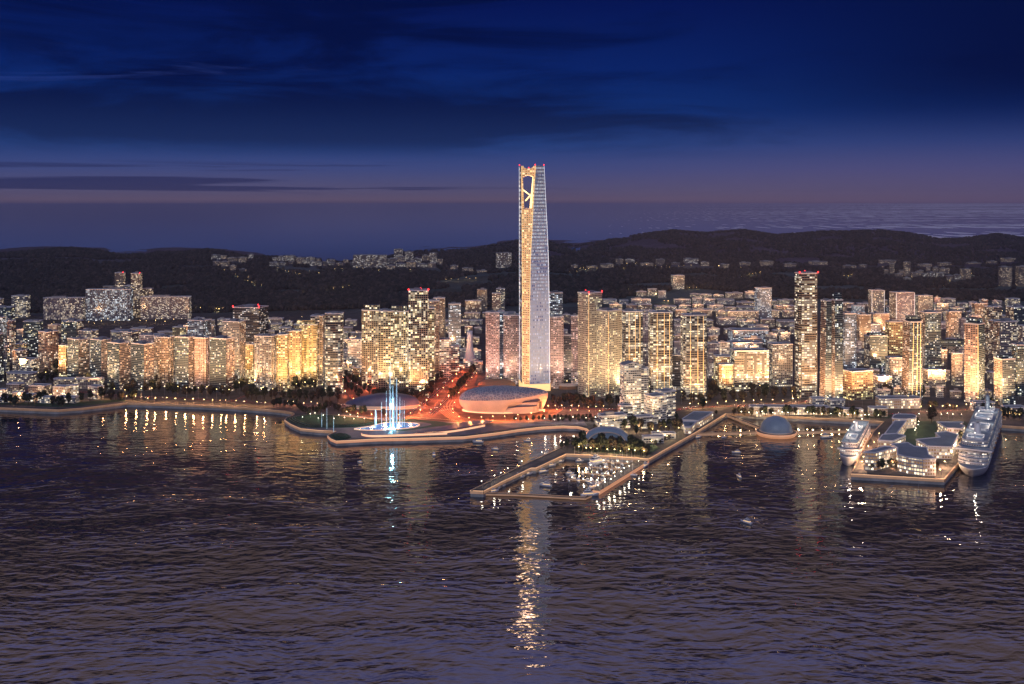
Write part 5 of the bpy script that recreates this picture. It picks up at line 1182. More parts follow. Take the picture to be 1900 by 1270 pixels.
    mm = MB(); mm.tube((L*.16, 0, z), (L*.16, 0, z+12), .6, .25); mm.tube((L*.16, -4, z+7), (L*.16, 4, z+7), .3); mm.build('mast', M['white_paint'], root, merge=False)
    for k_ in range(6 if twin else 4):
        for sd in (-1, 1):
            s = .28+.1*k_; lb = MB(); x = L*s; y = sd*(B*1.02+1)
            lb.loft([[(x+e*5, y+1.5*q*math.cos(t), 17.4+1.3*q*math.sin(t)) for t in [2*math.pi*i/8 for i in range(8)]] for e, q in ((-1, .2), (-.7, .85), (0, 1), (.7, .85), (1, .2))], 0, True, True, True)
            lb.build('lifeboat', M['wood'], root)
    return root
ship(1802, 888, 1836, 796, 41, 44, 'large white cruise ship with two funnels moored right of the terminal', 'cruise_ship', 7, True)
ship(1572, 866, 1600, 812, 27, 31, 'smaller white cruise ship with one funnel moored left of the terminal', 'cruise_ship', 4, False)

# ================================================================ boats
def boat_proto(kind, name):
    root = empty(name, (0, 0, 0)); L, B, hh = {'yacht': (15, 4.6, 2.2), 'sail': (12, 3.6, 1.5), 'big': (30, 7.5, 3.6)}[kind]
    st = [0, .15, .4, .7, .88, .97, 1]; hw = [.8, .92, 1, .85, .5, .18, .0]
    mb = MB(); rings = []
    for z, f, sh in ((-.4, .6, .8), (.6, .85, .95), (hh*.8, 1, 1.0), (hh, 1.02, 1.02)):
        rings.append([(L*(s-.45)*(sh if s > .5 else 1), -B/2*w*f, z+(s**3)*.8*(z > .7)) for s, w in zip(st, hw)]+[(L*(s-.45)*(sh if s > .5 else 1), B/2*w*f, z+(s**3)*.8*(z > .7)) for s, w in reversed(list(zip(st, hw)))])
    mb.loft(rings, 0, True, True, True); mb.build('hull', M['white_paint'], root)
    if kind == 'sail':
        c = MB(); c.box(-2.5, 1.5, -1, 1, hh, hh+.9, 0, 0); c.build('cabin', M['white_paint'], root)
        m_ = MB(); m_.tube((.8, 0, hh), (.8, 0, hh+21), .22, .14); m_.tube((.8, 0, hh+2), (-4.6, 0, hh+2.1), .16); m_.build('mast', M['white_paint'], root, merge=False)
        s_ = MB(); s_.tube((.5, 0, hh+2.3), (-4.4, 0, hh+2.35), .35); s_.build('furled_sail', M['shell_light'], root, merge=False)
    else:
        z = hh
        for i, (a, b, w, h_) in enumerate(((-.3, .22, .36, 1.9), (-.24, .1, .3, 1.7), (-.16, .0, .2, 1.3))[:3 if kind == 'big' else 2]):
            c = MB(); h_ *= L/18; P = [(L*a, -B*w), (L*(b-.06), -B*w), (L*b, -B*w*.5), (L*b, B*w*.5), (L*(b-.06), B*w), (L*a, B*w)]
            c.prism(P, z, z+h_*.3, 0, 0, top=False); c.prism(P, z+h_*.3, z+h_*.72, 1, 1, top=False); c.prism(offset(P, -.25), z+h_*.72, z+h_, 0, 0, True, True); c.build('cabin', [M['white_paint'], M['entry_glow'] if i == 0 else M['glass_dark']], root); z += h_
        a_ = MB(); a_.tube((-L*.1, 0, z), (-L*.12, 0, z+2.5), .12); a_.build('antenna', M['steel'], root)
    return root
protos = {k: boat_proto(k, n) for k, n in (('yacht', 'motor_yacht'), ('sail', 'sailboat'), ('big', 'large_yacht'))}; used = set()
def put_boat(k, px, py, hd, sc, label, group=None, cat='boat'):
    o = protos[k] if k not in used else copy_tree(protos[k]); used.add(k)
    x, y = W(px, py, .8); o.location = (x, y, 0); o.rotation_euler = (0, 0, R(hd)); o.scale = (sc*.95,)*3
    tag(o, label, cat, group or 'boats in the harbour'); return o
BR = random.Random(4)
BL = [('yacht', 888, 821, 175, 1.3, 'lone motor boat crossing dark water below the lit cape'), ('yacht', 805, 845, 100, 1.1, 'small boat under the fountain reflection, left of the lone motor boat'),
      ('yacht', 979, 819, 175, .9, 'small boat nearest the round bay edge right of the cape'), ('yacht', 919, 834, 160, .9, 'small boat in the glitter between the cape and the breakwater'),
      ('big', 1385, 970, 130, .62, 'single lit boat far out on open water at lower right'), ('big', 1371, 885, 100, .55, 'small boat on dark water in front of the domed pavilion'),
      ('sail', 1343, 812, 20, .9, 'sailboat between the two causeways left of the dome'), ('big', 1533, 812, 10, .75, 'white boat between the dome and the smaller cruise ship'),
      ('yacht', 1367, 840, 175, 1.0, 'yellowish lit boat left below the domed pavilion'), ('yacht', 1296, 812, 40, 1.0, 'boat beside the peninsula edge under the level causeway'),
      ('big', 1198, 865, 60, .7, 'white boat moored outside at the root of the marina pier'), ('sail', 1175, 882, 165, 1.1, 'sailboat with a tall mast outside the marina pier'),
      ('big', 1093, 920, 10, .9, 'boat at the open end of the low front breakwater'), ('big', 1101, 905, 50, .8, 'yacht tied at the tip of the marina pier'), ('yacht', 1109, 901, 50, 1.1, 'small boat behind the yacht at the marina pier tip'),
      ('yacht', 1013, 902, 160, 1.3, 'motor boat under way in the middle of the marina'), ('sail', 1704, 912, 80, .5, 'tiny sailboat below the front edge of the cruise pier'),
      ('big', 1108, 861, 40, 1.35, 'biggest white yacht across the two upper docks'), ('yacht', 1075, 856, 5, .9, 'dinghy alone below the peninsula wall'), ('yacht', 1057, 879, 10, .9, 'dinghy left of the third floating dock'),
      ('yacht', 1062, 883, 20, .8, 'second dinghy left of the third floating dock'), ('sail', 1067, 851, 170, .9, 'sailboat tied to the upper wall of the marina'), ('big', 1052, 848, 160, .55, 'yacht in the upper left corner of the marina'),
      ('yacht', 668, 858, 150, .7, 'tiny boat alone on dark water left of centre'), ('sail', 1151, 877, 95, .8, 'sailboat between the second and third docks')]
for b in BL: put_boat(*b)
for i, (px, py, k, sc) in enumerate([(1039, 857, 'big', .5), (1022, 865, 'yacht', 1.2), (1008, 876, 'big', .62), (977, 881, 'big', .68), (962, 887, 'big', .72), (943, 895, 'big', .6), (929, 903, 'yacht', 1.1), (918, 908, 'yacht', 1.2), (915, 913, 'yacht', 1.2)]):
    put_boat(k, px, py, 32, sc, f'boat moored inside the diagonal breakwater, {ORD[i]} from its landward end', 'boats along the diagonal breakwater')
for di, (a, b) in enumerate(DOCKS):
    nb = [7, 7, 7, 8][di]; dn = ['uppermost', 'second', 'third', 'lowest'][di]
    for i in range(nb):
        t = (i+.4)/nb; px = a[0]+(b[0]-a[0])*t; py = a[1]+(b[1]-a[1])*t
        k = BR.choice(['yacht', 'yacht', 'sail', 'big']); up = i % 2
        put_boat(k, px, py+(-2.1 if up else 2.6), (100 if up else -80)+BR.uniform(-8, 8), {'yacht': 1.05, 'sail': 1.0, 'big': .6}[k]*BR.uniform(.85, 1.1), f'{ORD[i]} boat from the left at the {dn} floating dock', 'boats at the floating docks')

# ================================================================ fountain
def jet(px, pyb, pyt, r, lab, n=200, name='water_jet'):
    x, y = W(px, pyb, LZ); k = y/F; H = (pyb-pyt)*k; rr = random.Random(int(px*10)); mb = MB()
    for i in range(int(n*1.8)):
        t = rr.random()**1.25; z = t*H; q = r*(.35+.9*math.sin(t*2.6)*.5)*(1-t*.55); a = rr.uniform(0, 6.28); d = q*math.sqrt(rr.random())
        cx_, cy_ = d*math.cos(a), d*math.sin(a); s = rr.uniform(.1, .36)*(1.15-t*.7); h = rr.uniform(1.2, 4.5)
        ring = lambda zz, f: [(cx_+s*f*math.cos(u), cy_+s*f*math.sin(u), zz) for u in (0, 2.1, 4.2)]
        mb.loft([ring(z, .4), ring(z+h*.4, 1), ring(z+h, .15)], 0, True, True, True)
    mb.tube((0, 0, 0), (0, 0, H*.7), r*.09, .08, n=6)
    o = mb.build(name, M['jet'], merge=False, loc=(x, y, LZ+.5)); tag(o, lab, 'water jet', 'fountain jets on the cape'); return o
JT = [(724, 797, 674, 3.6, 'tallest lit cyan jet in the middle of the pool'), (736, 797, 706, 2.6, 'second tallest cyan jet, just right of the tallest one'), (729, 795, 718, 2.2, 'short cyan jet between the two tallest jets'),
      (717, 797, 728, 2.0, 'cyan jet just left of the tallest one'), (697, 795, 764, 3.0, 'low wide cyan jet at the left end of the pool'), (708, 793, 748, .8, 'thin jet left of the tallest group'),
      (742, 794, 738, 1.2, 'thin jet right of the second tallest'), (746, 793, 746, .8, 'very thin jet, second last on the right of the pool'), (750, 793, 744, .9, 'rightmost thin jet of the pool'), (732, 799, 740, 1.4, 'nearest middling jet at the pool front'),
      (597, 794, 768, .6, 'left one of three thin jets on the garden terraces'), (606.5, 797, 760, .7, 'middle one of three thin jets, tallest of them'), (619, 803, 776, .6, 'right one of three thin jets, by the cape tip')]
for j in JT: jet(*j[:5], n=340 if j[3] > 2.1 else 120 if j[3] > 1 else 40)
x, y = W(726, 796, LZ); ft = empty('fountain_light', (x, y, LZ+.6)); tag(ft, 'cyan underwater light ring at the foot of the tallest jet', 'light')
mb = MB(); mb.loft([[(q*math.cos(t), q*math.sin(t), z) for t in [2*math.pi*i/20 for i in range(20)]] for q, z in ((6, .0), (6, .5), (4.6, .5), (4.6, .0))], 0, True, False, False); mb.build('light_ring', M['jet'], ft)
for dx, z, e in ((0, 4, 1.1e5), (2, 40, 6e4)):  # upper lamp hangs inside the spray, added to brighten the tall jet
    L = bpy.data.lights.new('cyan_lamp_and_fill', 'POINT'); L.energy = e; L.color = (.3, .8, 1); L.shadow_soft_size = 2; q = bpy.data.objects.new('cyan_lamp_and_fill', L); link(q, ft); q.location = (dx, -3, z)
# ================================================================ trees
def crown_mesh(seed, h, r, base):
    rr = random.Random(seed); mb = MB(); lobes = []
    for i in range(9):
        a = rr.uniform(0, 6.28); t = rr.random(); z = base+(h-base)*(.18+.68*t); q = r*(.55*math.sin(math.pi*(.15+.75*t)))
        lobes.append((q*math.cos(a), q*math.sin(a), z, r*rr.uniform(.38, .55)))
    lobes += [(0, 0, base+(h-base)*.42, r*.72), (0, 0, base+(h-base)*.75, r*.5)]
    for cx_, cy_, cz, q in lobes:
        n = int(26*q*q/ (r*r)*6)+14
        for _ in range(n):
            v = Vector((rr.gauss(0, 1), rr.gauss(0, 1), rr.gauss(0, 1))).normalized(); p = Vector((cx_, cy_, cz))+v*q*rr.uniform(.72, 1.08)
            nn = (v+Vector((rr.uniform(-.5, .5), rr.uniform(-.5, .5), rr.uniform(-.3, .7)))).normalized(); a = nn.orthogonal().normalized(); b = nn.cross(a); s = rr.uniform(.6, 1.25)*r*.16
            mb.face([tuple(p+a*s), tuple(p+b*s*.8), tuple(p-a*s*.9), tuple(p-b*s)], rr.random() < .35 and 1 or 0)
    return mb
def tree_proto(seed, h, r, base, mats):
    root = empty('tree', (0, 0, 0)); mb = MB(); rr = random.Random(seed+50)
    mb.tube((0, 0, -1.), (rr.uniform(-.2, .2), 0, h*.55), r*.09, r*.05, n=7)
    for i in range(4):
        a = i*1.57+rr.uniform(-.4, .4); mb.tube((0, 0, base*.8+i*.7), (r*.5*math.cos(a), r*.5*math.sin(a), base+2.4+i), r*.035, r*.015, n=5)
    mb.build('trunk', M['bark'], root, merge=False); crown_mesh(seed, h, r, base).build('crown', mats, root, merge=False); return root
TP = [tree_proto(1, 17, 6.2, 3.2, [M['leaf'], M['leaf_dark']]), tree_proto(2, 20, 6.6, 3.6, [M['leaf_dark'], M['leaf']]), tree_proto(3, 14, 6.0, 2.6, [M['leaf_brown'], M['leaf']]), tree_proto(5, 18, 5.4, 3, [M['leaf_brown'], M['leaf_dark']]), tree_proto(8, 11, 4.2, 2, [M['leaf'], M['leaf_brown']])]
tused = set(); NTREE = 0; TR = random.Random(11)
def tree(px, py, sc, label, group, k=None):
    global NTREE
    k = TR.randrange(4) if k is None else k
    o = TP[k] if k not in tused else copy_tree(TP[k]); tused.add(k)
    x, y, z = ground(px, py); o.location = (x, y, z); s = sc*1.42*TR.uniform(.85, 1.12); o.scale = (s*TR.uniform(.9, 1.12), s*TR.uniform(.9, 1.12), s); o.rotation_euler = (0, 0, TR.uniform(0, 6.28))
    tag(o, label, 'tree', group); NTREE += 1
def row(pts, sc, label, group, k=None):
    for p in pts: tree(p[0], p[1], sc*(p[2] if len(p) > 2 else 1), label, group, k)
def line(a, b, n, jx=2, jy=1.):
    return [(a[0]+(b[0]-a[0])*i/(n-1)+TR.uniform(-jx, jx), a[1]+(b[1]-a[1])*i/(n-1)+TR.uniform(-jy, jy)) for i in range(n)]
row([(8, 750), (19, 751), (29, 752), (45, 746), (53, 752), (74, 748), (82, 745), (98, 754), (108, 754), (115, 753), (127, 749), (151, 746), (167, 745)], .8, 'dark round tree on the lawn strip before the low quayside houses', 'trees by the quayside houses')
row([(12, 711), (24, 712), (38, 713), (66, 700), (76, 708), (88, 709), (98, 707), (104, 704), (53, 712), (86, 700)], .9, 'brownish tree among the low halls at far left', 'trees among the far left halls')
row([(104, 692, 1.1), (120, 716), (140, 717), (165, 718), (181, 717), (196, 728), (208, 730), (188, 743), (206, 743), (224, 743), (246, 743), (235, 729), (247, 727), (269, 730), (283, 727), (295, 728), (312, 729), (320, 731), (330, 733), (344, 733), (352, 732, .7), (361, 732, .7), (375, 734), (390, 734), (399, 731, .7), (412, 737, 1.1), (422, 737, 1.1)], .95, 'dark tree in the long row at the feet of the left towers', 'trees below the left towers')
row([(438, 729), (448, 727), (459, 740, 1.1), (467, 742, 1.1), (476, 742), (490, 742), (504, 741), (511, 741), (525, 741), (538, 742), (546, 742), (556, 743), (567, 743), (579, 744), (591, 745), (598, 744), (612, 745, 1.1), (627, 746, 1.1), (548, 725), (556, 723), (567, 722), (576, 722), (583, 724)], .95, 'dark tree in the thick belt below the gold towers', 'trees below the gold towers')
row(line((506, 755), (550, 757), 7)+line((556, 760), (572, 772), 5)+[(574, 768), (580, 764), (588, 770), (594, 766), (602, 763), (606, 758), (614, 755), (621, 762), (628, 765), (636, 768), (645, 768), (650, 769), (656, 769), (670, 769), (677, 770), (711, 771)], .62, 'small tree on the green terraces left of the lens shaped hall', 'trees on the terraces', None)
row(line((640, 700), (700, 742), 9, 2, 1)+line((632, 712), (668, 738), 6), .75, 'tree beside the diagonal red road', 'trees along the diagonal road')
row([(702, 742), (712, 742), (727, 740), (737, 741), (746, 742), (753, 741), (765, 740), (774, 741), (785, 739), (792, 736), (800, 732)], .85, 'tree in the belt between the lens hall and the grid towers', 'trees behind the lens hall')
row(line((798, 722), (838, 686), 9, 1.5, 1), .8, 'tree on the left side of the central red avenue', 'trees left of the avenue')
row(line((838, 742), (886, 684), 14, 1.2, .8), .75, 'tree on the dark median between the two red avenues', 'trees on the avenue median', 1)
row([(1026, 752), (1037, 753), (1047, 750), (1056, 752), (1063, 754), (1071, 753), (1083, 756), (1093, 757), (1100, 757), (1115, 758), (1131, 758), (1146, 757)], .95, 'round tree in front of the olive glass towers', 'trees before the olive towers')
row(line((958, 782), (1008, 780), 6, 3, 1)+line((1012, 778), (1110, 779), 14, 3, 1.2)+line((1020, 783), (1112, 784), 8, 3, 1), .6, 'small tree in the promenade row right of the shell arena', 'trees right of the arena', 4)
row([(1067, 836), (1081, 838, 1.1), (1100, 838), (1107, 837), (1115, 838, 1.1), (1123, 838), (1134, 838), (1143, 839), (1151, 839), (1160, 842, 1.1), (1171, 843), (1181, 845), (1190, 845), (1199, 846), (1042, 834, .5), (1052, 835, .6)], .95, 'big tree in the row between the arched hall and the marina', 'trees above the marina')
row([(1104, 801, .7), (1168, 792), (1176, 797), (1189, 801, 1.1), (1207, 803, 1.1), (1181, 806, .8), (1159, 797, .8), (1224, 800, .8), (1232, 797, .7), (1241, 792, .7), (1252, 797), (1262, 798), (1240, 803, .6), (1255, 779, .7), (1290, 783, .5), (1281, 800, .6)], .85, 'tree among the white blocks on the peninsula', 'trees on the peninsula')
row(line((1216, 826), (1250, 812), 5, 1, 1)+line((1286, 794), (1328, 770), 7, 1, 1), .5, 'small tree lining the straight edge of the peninsula', 'trees on the peninsula edge', 4)
row([(1267, 746), (1284, 748), (1299, 748), (1322, 732, 1.4), (1330, 735, 1.2), (1343, 746), (1360, 742), (1378, 744), (1318, 746, 1.3), (1395, 740, 1.2), (1408, 741, 1.1), (1420, 740, 1.2), (1437, 740, 1.2), (1455, 739), (1472, 739), (1484, 737, .8), (1496, 734, 1.1), (1510, 736, .6), (1304, 759, .9)], 1.0, 'tall tree by the lit feet of the slotted office and banded tower', 'trees by the slotted office')
row([(1362, 770), (1371, 770), (1382, 771), (1394, 771), (1413, 771), (1420, 771), (1431, 771), (1458, 772), (1465, 771), (1476, 772), (1499, 773), (1508, 772), (1518, 773), (1528, 773), (1537, 773), (1551, 774), (1560, 775), (1568, 777, .6), (1582, 776), (1590, 777), (1606, 777, .7), (1625, 778), (1633, 778), (1640, 778, .8)], .72, 'round tree along the quay behind the domed pavilion', 'trees on the right quay')
row([(1634, 729), (1642, 732), (1650, 733), (1662, 735), (1719, 734), (1712, 738), (1727, 760, .9), (1736, 760, .6), (1757, 761, .6), (1770, 761, .6), (1729, 785, 1.3), (1708, 757, .6), (1703, 751, .6)], .9, 'tree around the square between the two dark gold lined towers', 'trees round the square')
row([(1617, 873), (1629, 873), (1637, 872), (1646, 868), (1654, 867), (1664, 868), (1673, 871), (1730, 876, 1.2), (1739, 874), (1743, 838), (1765, 836, .9), (1773, 830, .9), (1782, 818, .9), (1790, 802, .8), (1634, 828, .8), (1665, 824, .7), (1672, 806, .8), (1684, 790, .8), (1702, 786, .7), (1750, 797, .7), (1740, 802, .7)], .62, 'small tree on the cruise terminal pier', 'trees on the cruise pier')
row([(1826, 765), (1836, 768), (1862, 776), (1871, 777), (1882, 778), (1893, 778), (1868, 745), (1838, 758)], .8, 'tree at the quay right of the large cruise ship', 'trees right of the large ship')
print('trees', NTREE)

# far wood: uncountable crowns on the hills, one object of instanced crowns
def wood():
    rr = np.random.default_rng(5); pts = []; sc = []
    def ystart(px): return np.interp(px, [0, 400, 700, 950, 1100, 1300, 1450, 1900], [3640, 3650, 3800, 3850, 3960, 4380, 4050, 4000])
    N = 78000; px = rr.uniform(-260, 2160, N); u = rr.random(N)
    for a, b in zip(px, u):
        y0 = ystart(a); y1 = float(crest_Y(a))+300; Y = y0+(y1-y0)*b**1.25; x = (a-CX)*Y/F; z = hgt(x, Y)
        py = HY+F*(CAMH-z)/Y; n = mnoise.noise((x*.0024, Y*.0024, 7.)); s = 1.0
        if n > .26 and Y > 4300: continue
        if any(abs(a-r[0]*.5-r[1]*.5) < (r[1]-r[0])*.5+1 and -1 < py-r[3] < 5 for r in FARR): continue
        if any(abs(a-q[0]) < 2.6 and -1 < py-q[1] < 6 for q in FARL): continue
        if Y > 6800: s = 1.0
        pts.append((x, Y, z-1)); sc.append(s*rr.uniform(.6, 1.25))
    me = bpy.data.meshes.new('forest'); me.from_pydata(pts, [], [])
    at = me.attributes.new('scale', 'FLOAT', 'POINT'); at.data.foreach_set('value', sc)
    o = bpy.data.objects.new('forest', me); link(o); tag(o, kind='stuff')
    protos = bpy.data.collections.new('crown kinds')
    wl_ = bpy.data.materials.new('wood_leaf'); wl_.use_nodes = True; M['wood_leaf'] = wl_; wt = NT(wl_.node_tree)
    wo_ = wt.n('ShaderNodeObjectInfo'); wp = wt.n('ShaderNodeBsdfPrincipled', i_Roughness=.95)
    wt.put(wp.inputs['Base Color'], wt.ramp(wo_.outputs['Random'], [(0, (.012, .015, .014)), (.5, (.028, .03, .027)), (.8, (.045, .04, .036)), (1, (.085, .065, .06))])); wt.n('ShaderNodeOutputMaterial', i_Surface=wp.outputs[0])
    for q in range(3):
        c = random.Random(q+60); mb = MB(); n, m_ = 9, 6; rings = []
        for i in range(m_+1):
            ph = math.pi*(.08+.9*i/m_); rings.append([((8.5*math.sin(ph)*c.uniform(.72, 1.2))*math.cos(2*math.pi*j/n+i*.3), (8.5*math.sin(ph)*c.uniform(.72, 1.2))*math.sin(2*math.pi*j/n+i*.3), 8.5-9.5*math.cos(ph)*c.uniform(.85, 1.1)) for j in range(n)])
        mb.loft(rings, 0, False, True, True); me_ = mb.build('wood_crown', M['wood_leaf'], merge=False); S.collection.objects.unlink(me_); protos.objects.link(me_)
    ng = bpy.data.node_groups.new('scatter', 'GeometryNodeTree'); ng.interface.new_socket('Geometry', in_out='INPUT', socket_type='NodeSocketGeometry'); ng.interface.new_socket('Geometry', in_out='OUTPUT', socket_type='NodeSocketGeometry')
    gi, go = ng.nodes.new('NodeGroupInput'), ng.nodes.new('NodeGroupOutput'); ip = ng.nodes.new('GeometryNodeInstanceOnPoints'); ci = ng.nodes.new('GeometryNodeCollectionInfo')
    ci.inputs['Collection'].default_value = protos; ci.inputs['Separate Children'].default_value = True; ci.inputs['Reset Children'].default_value = True
    na = ng.nodes.new('GeometryNodeInputNamedAttribute'); na.data_type = 'FLOAT'; na.inputs['Name'].default_value = 'scale'
    rv = ng.nodes.new('FunctionNodeRandomValue'); rv.data_type = 'FLOAT_VECTOR'; rv.inputs[0].default_value = (0, 0, 0); rv.inputs[1].default_value = (.2, .2, 6.28)
    ip.inputs['Pick Instance'].default_value = True
    l = ng.links.new; l(gi.outputs[0], ip.inputs['Points']); l(ci.outputs[0], ip.inputs['Instance']); l(na.outputs[0], ip.inputs['Scale']); l(rv.outputs[0], ip.inputs['Rotation']); l(ip.outputs[0], go.inputs[0])
    md = o.modifiers.new('scatter', 'NODES'); md.node_group = ng
    print('wood', len(pts))
FARR = [r for r in RECTS if r[3] < 600]; FARL = []

# ================================================================ street lamps, with their light
def lamp_proto(name, h, m_, arm=True):
    root = empty(name, (0, 0, 0)); p = MB(); p.tube((0, 0, -.5), (0, 0, h), .22, .12, n=6)
    if arm: p.tube((0, 0, h-.3), (1.8, 0, h+.2), .1, .08, n=5)
    p.build('pole', M['steel'], root, merge=False)
    q = MB(); x = 1.8 if arm else 0; q.loft([[(x+.62*a*math.cos(t), .62*a*math.sin(t), h+b) for t in [2*math.pi*i/8 for i in range(8)]] for a, b in ((.5, -.35), (1, 0), (.95, .35), (.4, .6))], 0, True, True, True); q.build('lamp_head', M[m_], root); return root
LP = {'w': lamp_proto('street_lamp', 9, 'lamp_warm'), 'c': lamp_proto('street_lamp', 9, 'lamp_white'), 'm': lamp_proto('added_flood_mast', 22, 'lamp_warm', False)}; lused = set(); LD = {}; NL = 0
LR = random.Random(3)
def lamp(kind, px, py, label, group, energy, color, key, z=None, h=None, rad=1.2):
    global NL
    o = copy_tree(LP[kind])
    if py < 585: FARL.append((px, py))
    x, y, zg = ground(px, py); o.location = (x, y, zg if z is None else z); o.rotation_euler = (0, 0, LR.uniform(0, 6.28)); s = LR.uniform(.9, 1.1); o.scale = (s,)*3
    tag(o, label, 'floodlight' if kind == 'm' else 'street lamp', group); NL += 1  # 'm' masts are added to warm the facades
    if kind == 'm': o.rotation_euler = (0, 0, 0)
    if energy:
        if key not in LD and kind == 'm':
            L = bpy.data.lights.new('fill_spot', 'SPOT'); L.energy = energy*1.7; L.color = color; L.shadow_soft_size = rad; L.spot_size = R(125); L.spot_blend = .9; LD[key] = L
        elif key not in LD:
            L = bpy.data.lights.new('lamp_light', 'POINT'); L.energy = energy; L.color = color; L.shadow_soft_size = rad; LD[key] = L
        q = bpy.data.objects.new('lamp_light', LD[key]); link(q, o); q.location = (0, 0, (24 if kind == 'm' else 10.2)); q.rotation_euler = (R(138), 0, 0) if kind == 'm' else (0, 0, 0)
def lamps(kind, pts, label, group, energy, color, key, **kw):
    for p in pts: lamp(kind, p[0], p[1], label, group, energy, color, key, **kw)
WARM, RED, ORG, WHT, PNK = (1, .66, .32), (1, .19, .07), (1, .34, .10), (1, .86, .66), (1, .5, .42)
def jl(a, b, n, jx=5, jy=1.5): return [(a[0]+(b[0]-a[0])*(i+.5)/n+LR.uniform(-jx, jx), a[1]+(b[1]-a[1])*(i+.5)/n+LR.uniform(-jy, jy)) for i in range(n)]
# masts added to warm the tower feet and the rows behind
lamps('m', [(60, 712), (85, 710), (112, 712), (140, 724), (165, 726), (188, 728), (212, 742), (232, 743), (262, 743), (282, 742), (305, 736), (330, 738), (346, 738)], 'added floodlight mast at the feet of the teal riverside towers', 'added floodlights left', 2.4e5, (1, .52, .22), 'fl')
lamps('m', [(368, 740), (384, 740), (402, 745), (425, 745), (444, 732), (462, 730), (485, 742), (506, 742)], 'added floodlight mast at the feet of the pink and grey front towers', 'added floodlights left centre', 1.9e5, (1, .5, .2), 'flc')
lamps('m', [(520, 734), (535, 738), (550, 733), (566, 731), (582, 729), (598, 736), (464, 722)], 'added floodlight mast at the feet of the gold towers', 'added floodlights gold towers', 1.2e5, (1, .6, .22), 'gold')
lamps('m', [(612, 742), (635, 738), (680, 728), (700, 728), (720, 729), (740, 729), (755, 738), (785, 742), (806, 722)], 'added floodlight mast at the feet of the grid towers', 'added floodlights grid towers', 1.1e5, (1, .6, .25), 'grid')
lamps('m', [(905, 716), (930, 719), (950, 721), (1052, 729), (1068, 727)], 'added floodlight mast at the feet of the pink towers by the skyscraper', 'added floodlights pink towers', 0.8e5, (1, .58, .42), 'pink')
lamps('m', [(972, 742), (985, 743), (1000, 743)], 'added floodlight mast in front of the skyscraper entrance', 'added floodlights skyscraper', 0.8e5, (1, .62, .3), 'sky')
lamps('m', [(1080, 752), (1105, 752), (1135, 751), (1160, 740)], 'added floodlight mast at the feet of the olive glass towers', 'added floodlights olive towers', 1.6e5, (1, .66, .36), 'olive')
lamps('m', [(1180, 728), (1205, 738), (1228, 742), (1254, 750), (1285, 751), (1308, 748), (1322, 720), (1345, 737), (1372, 737), (1398, 737), (1425, 733), (1452, 730), (1470, 746), (1500, 745), (1240, 700), (1265, 750), (1360, 737), (1385, 737), (1410, 735), (1440, 732), (1485, 746)], 'added floodlight mast below the ribbed towers and slotted office', 'added floodlights right centre', 1.2e5, (1, .54, .22), 'rc')
lamps('m', [(1180, 792), (1212, 792), (1140, 802), (1192, 783)], 'added floodlight mast between the white harbour slabs', 'added floodlights harbour slabs', 4.5e4, (1, .62, .3), 'hs')
lamps('m', [(1535, 758), (1555, 758), (1575, 754), (1600, 754), (1622, 736), (1645, 732), (1685, 756), (1720, 728), (1755, 726), (1815, 761), (1850, 764), (1668, 752), (1700, 752), (1735, 728), (1770, 726), (1800, 761), (1835, 762), (1870, 762), (1890, 742)], 'added floodlight mast below the dark towers on the right', 'added floodlights right', 4e5, (1, .5, .21), 'fr')
lamps('m', [(30, 690), (90, 690), (190, 705), (300, 690), (400, 712), (640, 690), (655, 660), (820, 690), (845, 660), (885, 650), (870, 625), (840, 600), (590, 640), (470, 640), (540, 622), (60, 650), (130, 640), (240, 640), (350, 640), (420, 620), (500, 610), (620, 620), (660, 640), (100, 610), (200, 606), (300, 604), (835, 640), (815, 615), (860, 600), (560, 600)], 'added floodlight mast in a street behind the front towers', 'added floodlights back streets left', 3.2e5, (1, .52, .23), 'bs')
lamps('m', [(1180, 640), (1250, 640), (1330, 630), (1330, 680), (1395, 668), (1445, 625), (1440, 600), (1360, 590), (1290, 580), (1540, 660), (1600, 672), (1660, 690), (1700, 640), (1750, 690), (1750, 650), (1775, 610), (1820, 640), (1860, 620), (1640, 628), (1590, 610), (1890, 700), (1550, 620), (1210, 600), (1270, 600), (1330, 600), (1400, 612), (1300, 650), (1350, 650), (1410, 690), (1560, 700), (1620, 650), (1680, 630), (1730, 680), (1800, 690), (1840, 650), (1880, 630), (1620, 612), (1720, 600), (1790, 590), (1860, 590), (1200, 570), (1400, 572), (1460, 580), (1640, 590)], 'added floodlight mast in a street of the right hand city', 'added floodlights back streets right', 5.4e5, (1, .5, .21), 'bsr')
lamps('m', [p for p in FM if p[0] < 965], 'added floodlight mast before a small block in the left hand back rows', 'added floodlights left back rows', 2.2e5, (1, .5, .22), 'fm1')
lamps('m', [p for p in FM if p[0] >= 965], 'added floodlight mast before a small block in the right hand back rows', 'added floodlights right back rows', 2.8e5, (1, .5, .22), 'fm2')
